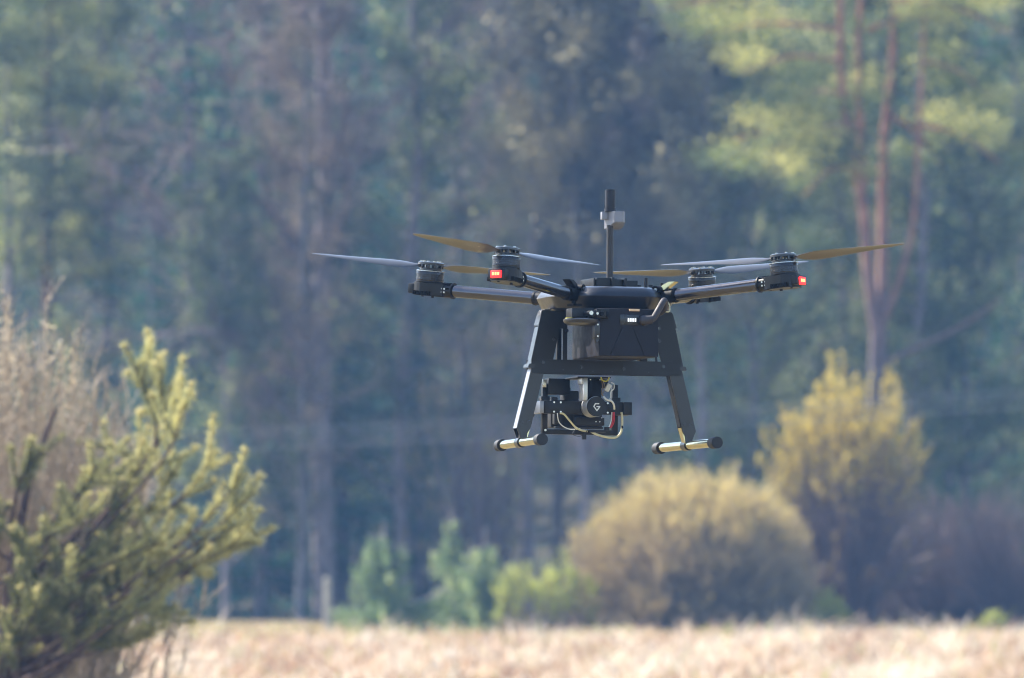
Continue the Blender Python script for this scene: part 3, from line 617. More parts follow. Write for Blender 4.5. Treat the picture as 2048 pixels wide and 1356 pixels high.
#DRONE#
# ------------------------------------------------------------------ the drone (all sizes in photo pixels at its distance, PS metres each)
PS = PXA * 28.0
def xf(bm, mat=None):
    bmesh.ops.transform(bm, matrix=(Matrix.Scale(PS, 4) @ mat) if mat else Matrix.Scale(PS, 4), verts=bm.verts)
class B:
    """collects bevelled boxes, prisms, lathed bodies, tubes and screws into one mesh, pixel units"""
    def __init__(s): s.bm = bmesh.new()
    def _merge(s, b2, M_=None):
        if M_: bmesh.ops.transform(b2, matrix=M_, verts=b2.verts)
        bmesh.ops.recalc_face_normals(b2, faces=b2.faces)
        me = bpy.data.meshes.new('t'); b2.to_mesh(me); b2.free(); s.bm.from_mesh(me); bpy.data.meshes.remove(me); return s
    def box(s, x0, x1, y0, y1, z0, z1, bev=0.8, M_=None):
        b = bmesh.new(); bmesh.ops.create_cube(b, size=1)
        for v in b.verts: v.co = Vector(((x0 + x1) / 2 + v.co.x * (x1 - x0), (y0 + y1) / 2 + v.co.y * (y1 - y0), (z0 + z1) / 2 + v.co.z * (z1 - z0)))
        bev = min(bev, 0.3 * min(x1 - x0, y1 - y0, z1 - z0))
        if bev > 0: bmesh.ops.bevel(b, geom=b.edges[:], offset=bev, segments=2, affect='EDGES', profile=0.6)
        return s._merge(b, M_)
    def cyl(s, p, q, r0, r1=None, seg=28, bev=0.0):
        p, q = Vector(p), Vector(q); r1 = r0 if r1 is None else r1; d = q - p; b = bmesh.new()
        bmesh.ops.create_cone(b, cap_ends=True, segments=seg, radius1=r0, radius2=r1, depth=d.length)
        if bev: bmesh.ops.bevel(b, geom=[e for e in b.edges if abs(e.verts[0].co.z - e.verts[1].co.z) < 1e-5], offset=bev, segments=2, affect='EDGES')
        return s._merge(b, Matrix.Translation((p + q) / 2) @ d.to_track_quat('Z', 'Y').to_matrix().to_4x4())
    def lathe(s, prof, seg=40, M_=None):
        b = bmesh.new(); rings = []
        for r, z in prof:
            rings.append([b.verts.new((r * math.cos(6.283185 * i / seg), r * math.sin(6.283185 * i / seg), z)) for i in range(seg)])
        for a, c in zip(rings, rings[1:]):
            for i in range(seg): b.faces.new((a[i], a[(i + 1) % seg], c[(i + 1) % seg], c[i]))
        b.faces.new(rings[0][::-1]); b.faces.new(rings[-1])
        return s._merge(b, M_)
    def prism(s, poly, y0, y1, bev=0.6, M_=None, axis='y', holes=()):
        """polygon in (x, z) pushed from y0 to y1 (axis y) or in (x, y) pushed in z (axis z)"""
        b = bmesh.new(); f3 = (lambda a, c, d: (a, d, c)) if axis == 'y' else (lambda a, c, d: (a, c, d))
        lo = [b.verts.new(f3(a, c, y0)) for a, c in poly]; hi = [b.verts.new(f3(a, c, y1)) for a, c in poly]
        n = len(poly); b.faces.new(lo[::-1]); b.faces.new(hi)
        for i in range(n): b.faces.new((lo[i], lo[(i + 1) % n], hi[(i + 1) % n], hi[i]))
        bmesh.ops.recalc_face_normals(b, faces=b.faces)
        if bev: bmesh.ops.bevel(b, geom=b.edges[:], offset=bev, segments=2, affect='EDGES')
        return s._merge(b, M_)
    def tube(s, pts, r, seg=12):
        P = [Vector(p) for p in pts]; n = len(P); W = []
        for i in range(n - 1):                       # Catmull-Rom
            a = P[max(i - 1, 0)]; b_ = P[i]; c = P[i + 1]; d = P[min(i + 2, n - 1)]
            for k in range(6):
                t = k / 6; W.append(0.5 * ((2 * b_) + (c - a) * t + (2 * a - 5 * b_ + 4 * c - d) * t * t + (-a + 3 * b_ - 3 * c + d) * t ** 3))
        W.append(P[-1]); b = bmesh.new(); rings = []; ref = Vector((0.13, 0.21, 0.97))
        for i, p in enumerate(W):
            t = (W[min(i + 1, len(W) - 1)] - W[max(i - 1, 0)]).normalized(); u = t.cross(ref).normalized(); w_ = t.cross(u); ref = -t.cross(u) if False else ref
            rr = r(i / (len(W) - 1)) if callable(r) else r
            rings.append([b.verts.new(p + u * rr * math.cos(6.2832 * k / seg) + w_ * rr * math.sin(6.2832 * k / seg)) for k in range(seg)])
        for a, c in zip(rings, rings[1:]):
            for i in range(seg): b.faces.new((a[i], a[(i + 1) % seg], c[(i + 1) % seg], c[i]))
        b.faces.new(rings[0][::-1]); b.faces.new(rings[-1]); return s._merge(b)
    def done(s, name, mat, parent, M_=None, smooth=True):
        xf(s.bm, M_); return bm_obj(name, s.bm, mat, parent, smooth)

drone = thing('drone', 'black four rotor drone hovering above the meadow with a tall antenna on top', 'drone', (at(1211, 28.0), 28.0, CAMZ + (HOR - 594) * PS))
YAW = R(15.6); fwd = Vector((-math.sin(YAW), math.cos(YAW), 0)); up = Vector((0.0075, 0.050 - 346 * PXA, 1)).normalized()
fwd = (fwd - up * fwd.dot(up)).normalized(); rgt = fwd.cross(up)
DROT = Matrix((rgt, fwd, up)).transposed().to_4x4()
drone.rotation_euler = DROT.to_euler()

# hull: octagonal shell with a belt line, flat corner faces where the arms leave
def octo(a, c):     # apothem a, corner cut c
    return [(a, -c), (a, c), (c, a), (-c, a), (-a, c), (-a, -c), (-c, -a), (c, -a)]
b = B(); hb = bmesh.new(); rings = []
def rounded(a, c, k=4):
    P = octo(a, c); out = []; n = len(P)
    for i in range(n):
        p0, p1, p2 = Vector(P[i - 1]), Vector(P[i]), Vector(P[(i + 1) % n]); d0 = (p0 - p1).normalized() * 16; d1 = (p2 - p1).normalized() * 16
        for j in range(k + 1):
            t = j / k; out.append((p1 + d0) * (1 - t) ** 2 + p1 * 2 * t * (1 - t) + (p1 + d1) * t * t)
    return out
for a, c, z in [(70, 36, -31), (108, 52, -30), (118, 57, -27), (127, 62, -8), (128.5, 62.5, -4), (127, 62, 0), (119, 58, 11), (112, 54, 14.5), (100, 48, 16.5), (60, 30, 17.5)]:
    rings.append([hb.verts.new((p.x, p.y, z)) for p in rounded(a, c)])
for r0, r1 in zip(rings, rings[1:]):
    n = len(r0)
    for i in range(n): hb.faces.new((r0[i], r0[(i + 1) % n], r1[(i + 1) % n], r1[i]))
hb.faces.new(rings[0][::-1]); hb.faces.new(rings[-1]); b._merge(hb)
hull = b.done('hull', M['shell'], drone)
# top deck frame with posts
b = B()
b.box(-38, -4, -66, -40, 15, 35); b.box(0, 20, -60, -36, 15, 33); b.box(24, 50, -58, -20, 15, 31); b.box(-44, -40, -66, 30, 15, 34); b.box(-44, 50, 20, 26, 15, 33)
b.box(-8, -2, -72, -40, 15, 36); b.box(20, 25, -70, -34, 15, 35)
b.done('deck_frame', M['plate'], hull)
b = B()
for x, y, h, r in [(62, -76, 36, 3.4), (100, -60, 27, 3.2), (82, -40, 24, 5), (-58, 40, 30, 4), (72, 10, 26, 5), (-20, 64, 26, 5)]:
    b.cyl((x, y, 14), (x, y, h), r, bev=0.8)
b.done('post', M['plate'], hull)

# antenna mast
b = B(); MX, MY = -2.0, -36.0
b.cyl((MX, MY, 15), (MX, MY, 142), 6.6, seg=24)
mast = b.done('antenna_mast', M['mast'], drone)
b = B(); b.cyl((MX, MY, 15), (MX, MY, 34), 10, bev=1); b.box(MX - 11, MX + 11, MY - 14, MY - 8, 15, 35); b.done('mast_clamp', M['plate'], mast)
# receiver head: hexagonal block with a sloping underside
b = B(); hb = bmesh.new()
UD = [(-12, 9, 134), (-5, 0, 136), (9, -18, 147.5), (25, -13, 147.5), (30, -4, 147.5), (28, 8, 140), (22, 16, 134), (-6, 16, 134)]
c_, s_ = math.cos(YAW), math.sin(YAW)
pos = [(u * c_ + d * s_ + MX, -u * s_ + d * c_ + MY, z) for u, d, z in UD]
vt = [hb.verts.new((x, y, 169.5)) for x, y, z in pos]; vb = [hb.verts.new(p) for p in pos]
for i in range(8): hb.faces.new((vb[i], vb[(i + 1) % 8], vt[(i + 1) % 8], vt[i]))
hb.faces.new(vt); cv = hb.verts.new((MX + 8, MY + 6, 135))
for i in range(8): hb.faces.new((vb[(i + 1) % 8], vb[i], cv))
bmesh.ops.recalc_face_normals(hb, faces=hb.faces)
bmesh.ops.bevel(hb, geom=hb.edges[:], offset=0.9, segments=2, affect='EDGES')
b._merge(hb); head = b.done('receiver_head', M['light'], mast)
b = B(); b.box(MX - 17, MX - 4, MY - 1, MY + 11, 153, 168.5, 1.0); b.done('bracket', M['light'], mast)
b = B(); b.cyl((MX, MY, 169), (MX, MY, 176.5), 11.6, bev=.6); b.cyl((MX, MY, 176.5), (MX, MY, 213), 10.4, bev=1.2); b.done('antenna', M['antenna'], mast)

# arms ------------------------------------------------------------------------
DIH = R(5.3)
def arm(ax, ay, led, sense, e, cone, lever):
    phi = math.atan2(ay, ax)
    A = Matrix.Rotation(phi, 4, 'Z') @ Matrix.Translation((155, 0, 0)) @ Matrix.Rotation(-DIH, 4, 'Y') @ Matrix.Translation((-155, 0, 0))
    b = B(); b.cyl((112, 0, 0), (352, 0, 0), 12.2, seg=40); ob = b.done('arm', M['tube'], drone, A)
    # hinge and clamp at the hull
    b = B(); b.box(92, 126, -17, 17, -22, 17, 2.0, None); b.cyl((120, 0, 0), (164, 0, 0), 13.6, bev=.8); b.cyl((158, 0, 0), (163, 0, 0), 14.6, bev=.5)
    b.cyl((124, -19, 14), (124, 19, 14), 8.5, bev=1); b.cyl((128, 0, -12), (128, 0, -20), 3.4); b.cyl((140, 4, -10), (140, 4, -19), 3)
    b.done('hinge', M['black'] if led else M['plate'], ob, A)
    b = B()
    for x, y, z in [(100, -17.6, -12), (112, -17.6, -14), (122, -17.6, -15)]:
        b.cyl((x, y, z), (x, y * 1.12, z), 2.3, seg=10, bev=.4)
        b.cyl((x, -y, z), (x, -y * 1.12, z), 2.3, seg=10, bev=.4)
    b.cyl((126, -19, 14), (126, -20.6, 14), 3.2, seg=12); b.cyl((126, 19, 14), (126, 20.6, 14), 3.2, seg=12)
    b.done('bolt', M['steel'], ob, A)
    b = B(); b.prism([(128, 12), (140, 13), (165, 27), (150, 28), (134, 22)], -9, 9, 0.8); b.done('folding_lever', M['foot'] if lever else M['plate'], ob, A)
    # motor housing at the outer end
    b = B(); b.cyl((350, 0, 0), (376, 0, 0), 14.0, 15, seg=32, bev=.8); b.cyl((349, 0, 0), (353, 0, 0), 16.4, bev=.5)
    pl = []
    for k in range(13):
        t = -math.pi / 2 + math.pi * k / 12; pl.append((410 + 31 * math.cos(t), 29 * math.sin(t)))
    pl = [(366, -14), (388, -24)] + pl + [(388, 24), (366, 14)]
    b.prism(pl, -14, 13, 2.2, None, 'z'); b.box(430, 446, -20, 20, -11, 9, 3.0); b.lathe([(26, 12), (28, 14), (28, 17)], 36, Matrix.Translation((408, 0, 0)))
    b.cyl((395, 6, -13), (395, 6, -17), 3.2); b.cyl((425, -6, -13), (425, -6, -16), 2.4)
    hs = b.done('motor_housing', M['plate'], ob, A)
    b = B()
    for sgn in (-1, 1):        # cooling slots and fins
        for k in range(10):
            b.box(390 + k * 4, 392 + k * 4, sgn * 27 - 3.2, sgn * 27 + 3.2, -13, -5, 0, None)
    for k in range(6):
        x = 355 + k * 3.4
        for t in np.linspace(0.25, 2.9, 5):
            for sg in (-1, 1):
                y, z = sg * math.cos(t) * 14.3, math.sin(t) * 14.3
                if t in (0.25,) or True: b.box(x, x + 1.6, y - 1.8, y + 1.8, z - 1.5, z + 1.5, 0)
    b.done('vent', M['black'], ob, A)
    b = B()
    for sg in (-1, 1):
        for z in (-4, 3): b.cyl((364, sg * 13.5, z), (364, sg * 16.0, z), 1.9, seg=10, bev=.3); b.cyl((371, sg * 13.5, z), (371, sg * 16.2, z), 1.6, seg=10, bev=.3)
    b.done('screw', M['steel'], ob, A)
    if led:
        b = B(); b.box(438, 448.5, -12, 12, -10, 5, 2.0); b.done('status_light', M['led'], ob, A)
        b = B()
        for k in (-1, 0, 1): b.box(447, 449.3, k * 6 - 2, k * 6 + 2, -5, 1, 0.5)
        b.done('light_diode', M['ledhot'], ob, A)
    # motor
    T = A @ Matrix.Translation((408, 0, 0))
    b = B(); b.lathe([(22, 15), (26, 16), (26.5, 19), (26.5, 33), (24, 34)], 40, T); b.done('stator', M['copper'], ob, None)
    b = B(); b.lathe([(27.3, 17.5), (28, 18), (28, 22), (27.3, 22.4), (27.3, 28.5), (28, 29), (28, 35.5), (27, 37), (20, 38), (6, 38.2)], 48, T)
    motor = b.done('motor', M['bell'], ob, None)
    b = B(); b.lathe([(28.1, 35.2), (28.9, 35.6), (28.9, 37.0), (27, 37.6)], 48, T); b.done('bell_ring', M['ring'], ob, None)
    # propeller: hub and two blades
    hb_ = B(); hb_.lathe([(22, 38), (22, 41), (24, 42), (24, 43)], 36, T); hb_.lathe([(23, 48.5), (26.5, 49), (26.5, 53), (24, 54.5), (10, 55)], 40, T)
    for k in range(10):
        a_ = k * 0.6283; hb_.box(-3, 3, -2.2, 2.2, 42, 49, 0.5, T @ Matrix.Rotation(a_, 4, 'Z') @ Matrix.Translation((22.2, 0, 0)))
    hub = hb_.done('propeller', M['shell'], drone, None)
    b = B()
    for k in range(6):
        a_ = k * 1.0472 + .3; b.cyl(T @ Vector((20 * math.cos(a_), 20 * math.sin(a_), 54.6)), T @ Vector((20 * math.cos(a_), 20 * math.sin(a_), 57)), 2.7, seg=12, bev=.5)
    b.done('screw', M['steel'], hub)
    eu, ed = e; lx = eu * math.cos(YAW) + ed * math.sin(YAW); ly = -eu * math.sin(YAW) + ed * math.cos(YAW); th = math.atan2(ly, lx) - phi
    for s2 in (0, math.pi):
        bb = bmesh.new(); rings = []
        for r_, ch, pt, th_ in [(14, 11, 6, 4), (27, 12, 14, 3.6), (42, 22, 27, 3), (62, 32, 27, 2.6), (90, 34, 24, 2.2), (125, 31, 20, 1.9), (160, 27, 17, 1.6), (195, 22, 14, 1.3), (222, 17, 12, 1.1), (238, 10, 10, .8), (245, 3.5, 8, .5)]:
            pr = []
            for i in range(14):
                t = 6.28318 * i / 14; cx_ = math.cos(t); x = cx_ * ch / 2 ; tz = math.sin(t) * th_ / 2 * (1.15 - 0.35 * cx_) + 0.07 * ch * (1 - cx_ * cx_)
                x -= ch * 0.10 if r_ > 35 else 0
                # leading edge (+x in the section) sits up; sense turns the section round
                y = x * math.cos(R(pt)); z = x * math.sin(R(pt)) * -1 + tz
                y, z = sense * y, (x * math.sin(R(pt))) + tz
                pr.append(bb.verts.new((r_, y + sense * 0.00010 * (r_ - 60) ** 2 * -1, 46 + z + math.tan(R(cone)) * r_)))
            rings.append(pr)
        for a1, c1 in zip(rings, rings[1:]):
            for i in range(14): bb.faces.new((a1[i], a1[(i + 1) % 14], c1[(i + 1) % 14], c1[i]))
        bb.faces.new(rings[0][::-1]); bb.faces.new(rings[-1])
        b = B(); b._merge(bb, T @ Matrix.Rotation(th + s2, 4, 'Z')); b.done('blade', M['blade'], hub)
    return ob
Q = math.pi / 4
arm(-1, 1, False, -1, (-0.985, -0.17), 1.0, False)    # front left
arm(-1, -1, True, 1, (0.745, 0.667), 1.3, False)      # rear left
arm(1, -1, True, -1, (0.985, -0.17), 2.0, True)       # rear right
arm(1, 1, False, 1, (0.89, 0.456), 2.6, True)         # front right

# battery -----------------------------------------------------------------------
b = B(); b.box(-62, 62, -169, 23, -126, -31, 2.2)
bat = b.done('battery', M['case'], drone)
b = B()        # raised front panel with its seams left open
yb = -170.2
b.prism([(-60, -124), (-60, -33), (60, -33), (60, -124), (33, -124), (9, -69), (-15, -69), (-39, -124)], yb, -168, 0.35)
b.prism([(-37.6, -124), (-14, -70.3), (8, -70.3), (31.6, -124)], yb - 0.6, -168, 0.35)
b.done('face_panel', M['case'], bat)
b = B(); b.box(-19, 20, -172, -169, -64, -43, 0.5); b.done('charge_display', M['display'], bat)
b = B()
for k in range(5): b.box(-3 + k * 3.8, -0.9 + k * 3.8, -172.9, -171.5, -57, -50, 0.2)
b.done('charge_light', M['wled'], bat)
b = B(); b.box(-72, -60, -172.6, -158, -92, -57, 1.6); b.prism([(-71, -91), (-61, -91), (-63, -98), (-67, -100)], -172, -160, 0.6); b.done('latch', M['legm'], bat)
b = B(); b.cyl((-65, -172, -64), (-65, -174, -64), 1.8, seg=10, bev=.3); b.cyl((-65, -172, -87), (-65, -174, -87), 1.8, seg=10, bev=.3); b.done('screw', M['steel'], bat)
b = B(); b.box(0, 21, -174, -160, -36, -31.5, .6); b.done('copper_strap', M['strap'], bat)
b = B(); b.box(-68, -62, -158, -60, -63, -57, 1); b.done('side_strap', M['shell'], bat)
b = B(); b.cyl((30, -166, -54), (33, -178, -54), 11, 10.5, bev=1.2); b.cyl((22, -176, -55), (46, -182, -52), 9.5, 8.2, bev=1.4); b.done('plug', M['grey'], bat)
b = B(); b.tube([(38, -180, -54), (48, -180, -49), (57, -177, -36), (68, -170, -20), (76, -158, -13), (82, -146, -18), (82, -136, -30), (74, -126, -38)], lambda t: 6.8 - 0.8 * t, 16); b.done('power_cable', M['grey'], bat)
b = B(); b.tube([(85, -140, -34), (95, -132, -32), (97, -122, -18), (92, -112, -8)], 1.4, 8); b.done('thin_wire', M['cream'], bat)

# hook block under the rear left hinge
b = B(); b.box(-112, -66, -150, -105, -50, -31, 1.2); b.box(-72, -46, -188, -171, -52, -33, 1.5); b.box(-80, -70, -184, -150, -50, -36, 1); b.cyl((-84, -190, -42), (-84, -150, -42), 5, bev=.8)
blk = b.done('mount_block', M['plate'], drone)
b = B(); b.box(-52, -46, -190, -172, -50, -38, .8); b.cyl((-62, -189, -43), (-62, -193, -43), 5.5, 4, bev=.6); b.done('release_knob', M['black'], blk)
b = B(); b.lathe([(26, -66), (34, -62), (36, -58), (36, -55), (33, -53), (12, -52)], 44, Matrix.Translation((-98, -168, 0))); b.done('mount_disc', M['shell'], drone)
b = B(); b.cyl((-84, -190, -42), (-84, -192.5, -42), 4.2, seg=18, bev=.5); b.cyl((-72, -193, -43), (-72, -195, -43), 2.6, seg=14, bev=.4); b.done('bolt', M['steel'], blk)
b = B(); b.box(-122, -108, -146, -136, -56, -50, .8); b.done('yellow_tab', M['yellow'], blk)

# landing gear --------------------------------------------------------------------
def leg(sx, toe, dz):
    # leg face in the (x, z) plane, box section 30 deep
    def P(*pts): return [(sx * x, z) for x, z in pts]
    face = P((110, -30), (128, -30), (186, -266), (182, -276), (176, -292), (166, -292), (164, -276), (158, -266), (130, -150), (112, -60))
    b = B(); b.prism(face, -15, -12, 0.5); b.prism(face, 12, 15, 0.5)
    ob = b.done('landing_leg', M['legm'], drone)
    b = B(); b.prism(P((125, -30), (128.4, -30), (186.4, -266), (183, -266)), -12.2, 12.2, 0.3); b.done('outer_rail', M['web'], ob)  # outer face coloured lighter to show it sunlit
    b = B(); b.prism(P((113, -60), (116, -60), (134, -150), (158, -258), (155, -258), (131, -150)), -12.2, 12.2, 0.2); b.done('inner_shade_web', M['black'], ob)  # black web added to darken the inner side as if shaded
    b = B(); b.prism(P((156, -259), (164, -262), (171, -292), (165, -292)), -12, 12, 0.6); b.done('leg_foot_block', M['foot'], ob)
    b = B(); b.prism(P((120, -28), (132, -28), (136, -33), (144, -60), (141, -62), (131, -62)), -18.5, 18.5, 1.2)
    b.prism(P((134, -62), (142, -62), (159, -140), (151, -140)), -17.0, 17.0, 1.0); b.prism(P((149, -137), (163, -137), (165, -145), (151, -146)), -19.5, 19.5, 1.2)
    b.done('leg_clamp', M['legm'], ob)
    b = B()
    for x, z in [(163, -252), (174, -254), (148, -136), (134, -66)]:
        b.cyl((sx * x, -15, z), (sx * x, -16.4, z), 3.0, seg=16, bev=.4); b.cyl((sx * x, 15, z), (sx * x, 16.4, z), 3.0, seg=16, bev=.4)
    b.done('screw', M['bell'], ob)
    Tm = Matrix.Translation((sx * 173, 4, -294)) @ Matrix.Rotation(R(toe), 4, 'Z') @ Matrix.Rotation(R(0.0), 4, 'X')
    L = 168
    b = B(); b.cyl(Tm @ Vector((0, -L, 0)), Tm @ Vector((0, L, 0)), 8.6, seg=32); tb = b.done('foot_tube', M['foot'], drone)
    b = B(); b.cyl(Tm @ Vector((0, -13, 0)), Tm @ Vector((0, 13, 0)), 10.6, seg=28, bev=.6); b.box(-4, 7 if sx > 0 else 5, -13, 13, 4, 22, 1, Tm); b.done('tube_strap', M['legm'], tb)
    for sg in (-1, 1):
        b = B(); b.cyl(Tm @ Vector((0, sg * (L - 20), 0)), Tm @ Vector((0, sg * (L + 10), 0)), 11.8, seg=36, bev=1.3); b.done('end_cap', M['rubber'], tb)
    return ob
leg(-1, -1.6, 0); leg(1, 3.6, 0)
# cross plate with its two upright wings
b = B(); y0, y1 = -19, -15.5
b.prism([(-158, -128), (-158, -156), (154, -156), (154, -128)], y0, y1, 0.5)
b.prism([(-137, -30), (-84, -30), (-84, -128.5), (-93, -128.5), (-93, -66), (-100, -66), (-113, -128.5), (-158, -128.5)], y0, y1, 0.5)
b.prism([(134, -30), (100, -30), (96, -90), (100, -90), (112, -128.5), (154, -128.5)], y0, y1, 0.5)
b.prism([(96, -90), (100, -90), (104, -128.5), (100, -128.5)], y0, y1, 0.3)
cp = b.done('cross_plate', M['plate'], drone)
b = B()
for x, z in [(-134, -134), (-54, -142), (34, -144), (116, -138), (-112, -87), (108, -87), (-85, -70), (106, -62)]: b.cyl((x, y0, z), (x, y0 - 1.3, z), 3.4, seg=16, bev=.4)
for x, z in [(-112, -148), (-92, -148), (-30, -150), (10, -150), (86, -150)]: b.cyl((x, y0, z), (x, y0 - .5, z), 1.2, seg=10)
b.done('screw', M['bell'], cp)
b = B()
for x, z in [(103, -61), (103, -83)]: b.cyl((x, y0 - .8, z), (x, y0 - 2.4, z), 1.9, seg=10, bev=.3)
b.done('bright_screw', M['steel'], cp)
b = B(); b.prism([(-158, -128), (-158, -156), (154, -156), (154, -128)], 15.5, 19, 0.5)
b.done('front_cross_plate', M['plate'], drone)
b = B(); b.box(-40, 30, 60, 150, -160, -157, 0.8); b.box(-94, -85, 20, 30, -130, -31, .8); b.box(70, 84, -14, 14, -130, -31, .8); b.done('payload_rail', M['plate'], drone)

# camera gimbal hanging under the drone ---------------------------------------------
gim = thing('camera_gimbal', 'black camera gimbal with a round motor and pale cables hanging under the drone', 'gimbal', drone.location)
gim.rotation_euler = drone.rotation_euler
b = B(); b.box(-16, 12, 66, 96, -206, -158, 1.4); b.box(-14, 10, 64, 66.5, -200, -162, .6); hng = b.done('hanger_arm', M['black'], gim)
b = B(); b.box(-25, -16.6, 66, 100, -205, -160, 1.2); b.box(-29, -25, 70, 98, -172, -160, .8); b.done('side_bracket', M['alu'], hng)
b = B()
for x in (-12, 8):
    for z in (-163, -202): b.cyl((x, 64, z), (x, 62.6, z), 1.4, seg=8)
b.done('screw', M['steel'], hng)
b = B(); b.cyl((0, 56, -217), (0, 104, -217), 20, seg=48, bev=1.6); mo = b.done('roll_motor', M['plate'], gim)
b = B(); b.cyl((0, 60, -217), (0, 103, -217), 20.4, seg=48, bev=.6); b.done('motor_band', M['alu'], mo)
b = B(); strokes = [((3.8, 5.6), (-3.4, 5.6)), ((-3.4, 5.6), (-6.6, 0)), ((-6.6, 0), (-.2, -8.4)), ((-.2, -8.4), (5.8, -.2)), ((5.8, -.2), (-.6, -.2))]
for p_, q_ in strokes:
    p2, q2 = Vector((p_[0], 0, p_[1])), Vector((q_[0], 0, q_[1])); d = (q2 - p2); n_ = Vector((-d.z, 0, d.x)).normalized() * 1.15; d = d.normalized() * .6
    pts = [p2 - d + n_, q2 + d + n_, q2 + d - n_, p2 - d - n_]; k_ = len(b.bm.faces) * .004
    b.prism([(v.x, v.z - 217) for v in pts], 55.2 - k_, 56.4, 0)
b.done('emblem', M['white'], mo)
b = B(); b.box(-96, 68, 104, 116, -231, -205, 1.2); bar_ = b.done('cross_bar', M['plate'], gim)
b = B(); b.box(68.5, 86, 100, 160, -231, -205, 1.2); b.done('bar_end_block', M['plate'], bar_)
b = B(); b.box(-105, -96.5, 105, 160, -230.5, -205.5, 1.6); b.done('yoke_arm', M['web'], bar_)  # sunlit side of the yoke, brightness put into its grey
b = B()
for x in (-76, -62, 20, 36):
    for z in (-208, -227): b.cyl((x, 104, z), (x, 102.6, z), 2.0, seg=12, bev=.3)
b.done('screw', M['steel'], bar_)
b = B(); b.cyl((-120, 190, -218), (-96, 190, -218), 20, seg=40, bev=1.5); b.done('tilt_motor', M['shell'], gim)
# cage
b = B(); b.box(-84, -73, 160, 172, -268, -168, 1); b.box(62, 74, 160, 172, -268, -168, 1); b.box(-84, 74, 160, 172, -270, -260, 1); b.box(-88, -70, 156, 176, -206, -194, 1); b.box(60, 78, 156, 176, -206, -194, 1)
b.box(-74, -30, 150, 190, -190, -158, 1.2); b.box(20, 50, 150, 176, -176, -158, 1.0)
cg = b.done('cage_frame', M['plate'], gim)
b = B(); b.cyl((-78, 160, -262), (-78, 158, -262), 2.4, seg=12, bev=.3); b.box(-84, -76, 158, 162, -176, -160, .6); b.done('cage_screw', M['steel'], cg)
# camera
b = B(); b.box(-62, 46, 176, 212, -256, -200, 4); b.box(-34, -2, 178, 214, -201, -180, 5); b.box(0, 44, 170, 178, -250, -232, 1.2); b.box(10, 24, 184, 204, -201, -194, 2)
cm = b.done('camera_body', M['rubber'], gim)
b = B(); b.cyl((-20, 210, -226), (-20, 262, -226), 22, 24, seg=40, bev=1.5); b.cyl((-20, 262, -226), (-20, 270, -226), 25, seg=40, bev=1); b.done('lens', M['shell'], cm)
b = B(); b.cyl((-34, 190, -182), (-20, 190, -174), 9, 7, bev=1.5); b.cyl((-52, 190, -200), (-52, 190, -194), 8, bev=1.2); b.done('camera_dial', M['bell'], cm)
b = B(); b.box(-60, -46, 150, 172, -250, -226, 1.4); b.box(-58, 40, 150, 170, -258, -254, .6); b.box(-20, 40, 140, 160, -252, -236, 1.5); b.done('circuit_box', M['rubber'], gim)
b = B()
for x, z in [(22, -244), (30, -244), (34, -236), (26, -228)]: b.cyl((x, 140, z), (x, 138.6, z), 1.3, seg=8)
b.done('board_screw', M['steel'], gim)
# cables
cab = dict(seg=10)
b = B(); b.tube([(-66, 96, -230), (-58, 94, -232), (-46, 96, -244), (-32, 98, -258), (-18, 98, -264), (0, 98, -266)], 2.0, **cab); b.done('signal_cable', M['cream'], gim)
b = B(); b.tube([(-4, 96, -264), (12, 94, -272), (34, 92, -277), (52, 94, -276), (62, 96, -266), (65, 98, -250), (65, 100, -232), (64, 101, -226)], 2.3, **cab); b.done('long_cable', M['cream'], gim)
b = B(); b.tube([(46, 98, -226), (45, 98, -244), (40, 100, -258)], 1.2, 8); b.tube([(48.4, 98, -226), (47.6, 98, -246), (42, 100, -258)], 1.0, 8); b.done('red_cable', M['red'], gim)
b = B(); b.tube([(43.6, 99, -226), (42, 99, -244), (37, 100, -258)], 1.0, 8); b.tube([(-70, 100, -230), (-66, 104, -246), (-56, 106, -256), (-40, 104, -262), (-22, 100, -260)], 1.1, 8); b.done('thin_cable', M['white'], gim)
b = B(); b.tube([(16, 66, -196), (22, 66, -202), (34, 70, -205), (42, 80, -212), (46, 90, -220)], 2.0, 10); b.tube([(34, 74, -168), (40, 74, -170), (40, 74, -180), (34, 74, -186), (34, 76, -198)], 1.1, 8); b.done('white_cable', M['white'], gim)
b = B(); b.box(-5, 5, -4, 4, -8, 8, 2.2, Matrix.Translation((27, 72, -178)) @ Matrix.Rotation(R(28), 4, 'Y')); b.done('connector', M['white'], gim)
b = B(); b.tube([(9, 60, -158), (11, 60, -163), (18, 60, -166), (24, 60, -163), (26, 60, -158)], 1.5, 8); b.done('yellow_loop', M['yellow'], gim)
b = B(); b.tube([(14, 74, -164), (17, 74, -178), (14, 74, -190), (24, 78, -200)], 1.0, 8); b.tube([(18, 76, -164), (22, 76, -180), (17, 76, -192), (30, 80, -202)], .9, 8); b.done('brown_wire', M['copper'], gim)
b = B(); b.tube([(-34, 92, -262), (-40, 92, -272), (-26, 92, -276), (-14, 92, -270), (-8, 96, -262)], .7, 8); b.tube([(-38, 96, -232), (-36, 96, -246), (-32, 98, -258)], .7, 8); b.done('black_wire', M['rubber'], gim)
b = B(); b.box(-18, -10, 96, 104, -282, -272, 1); b.box(-6, 30, 92, 106, -268, -262, 1.5); b.box(28, 38, 96, 104, -264, -256, 1); b.done('cable_block', M['rubber'], gim)
b = B()
for x, z in [(-6, -267), (18, -274), (64, -256)]: b.cyl((x - 1.4, 95, z), (x + 1.4, 95, z), 3.0, seg=14)
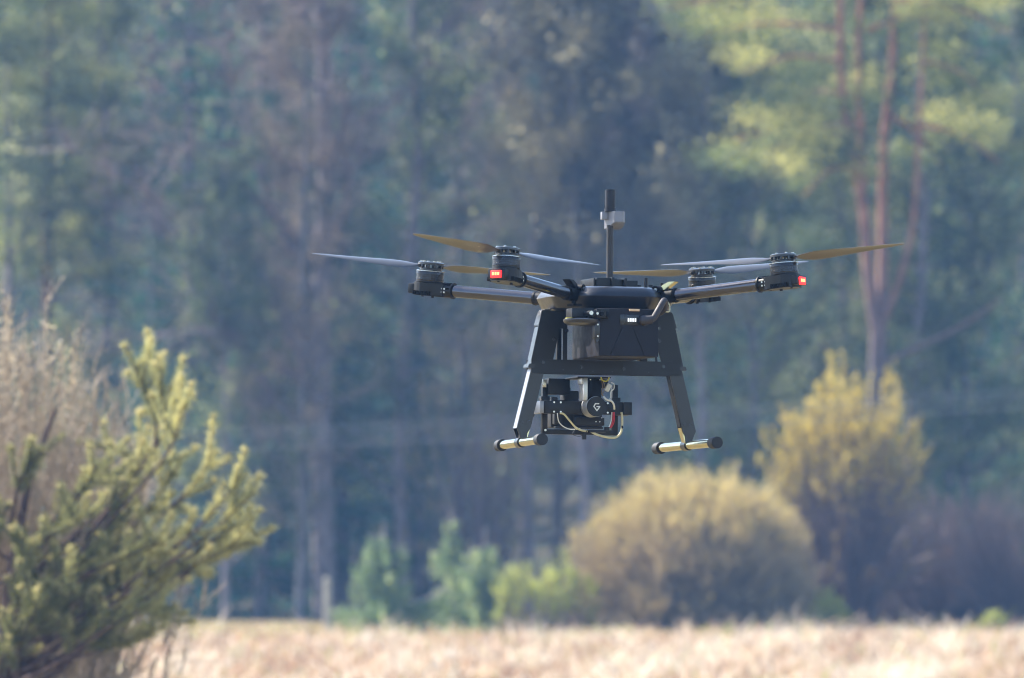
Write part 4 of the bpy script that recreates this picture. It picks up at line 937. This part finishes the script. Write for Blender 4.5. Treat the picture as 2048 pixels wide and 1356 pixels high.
b.done('cable_tie', M['black'], gim)
#ENDDRONE#

# every screw, bolt, post and diode becomes a part of its own
def split_loose(o):
    bm = bmesh.new(); bm.from_mesh(o.data); left = set(bm.verts); groups = []
    while left:
        st = [left.pop()]; g_ = set(st)
        while st:
            for e in st.pop().link_edges:
                for v in e.verts:
                    if v in left: left.discard(v); g_.add(v); st.append(v)
        groups.append({v.index for v in g_})
    for g_ in groups[1:]:
        b2 = bm.copy(); b2.verts.ensure_lookup_table(); bmesh.ops.delete(b2, geom=[v for v in b2.verts if v.index not in g_], context='VERTS')
        me = bpy.data.meshes.new(o.data.name); b2.to_mesh(me); b2.free(); me.set_sharp_from_angle(angle=R(35))
        c = o.copy(); c.data = me; me.materials.append(o.data.materials[0]); COL.objects.link(c)
    bmesh.ops.delete(bm, geom=[v for v in bm.verts if v.index not in groups[0]], context='VERTS'); bm.to_mesh(o.data); bm.free(); o.data.set_sharp_from_angle(angle=R(35))
for o in list(bpy.data.objects):
    if o.type == 'MESH' and o.name.split('.')[0] in ('screw', 'bright_screw', 'bolt', 'post', 'charge_light', 'light_diode', 'cable_tie', 'cage_screw', 'board_screw', 'camera_dial', 'red_cable', 'brown_wire', 'thin_cable'):
        split_loose(o)

# ------------------------------------------------------------------ haze
bm = bmesh.new(); bmesh.ops.create_cube(bm, size=1.0)
for v in bm.verts: v.co = Vector((v.co.x * 900, v.co.y * 720 + 130, (v.co.z + 0.5) * 70 - 1.5))
hz_o = bm_obj('haze', bm, None, smooth=False)
hm = bpy.data.materials.new('haze_air'); hm.use_nodes = True; t = hm.node_tree; t.nodes.clear()
ou = t.nodes.new('ShaderNodeOutputMaterial'); pv = t.nodes.new('ShaderNodeVolumePrincipled'); pv.inputs['Color'].default_value = (0.24, 0.50, 1.0, 1)
pv.inputs['Density'].default_value = 0.0007; pv.inputs['Anisotropy'].default_value = 0.2
t.links.new(pv.outputs[0], ou.inputs['Volume']); hz_o.data.materials.append(hm)
tag(hz_o, 'thin blue morning haze in the air', 'haze', kind='stuff')
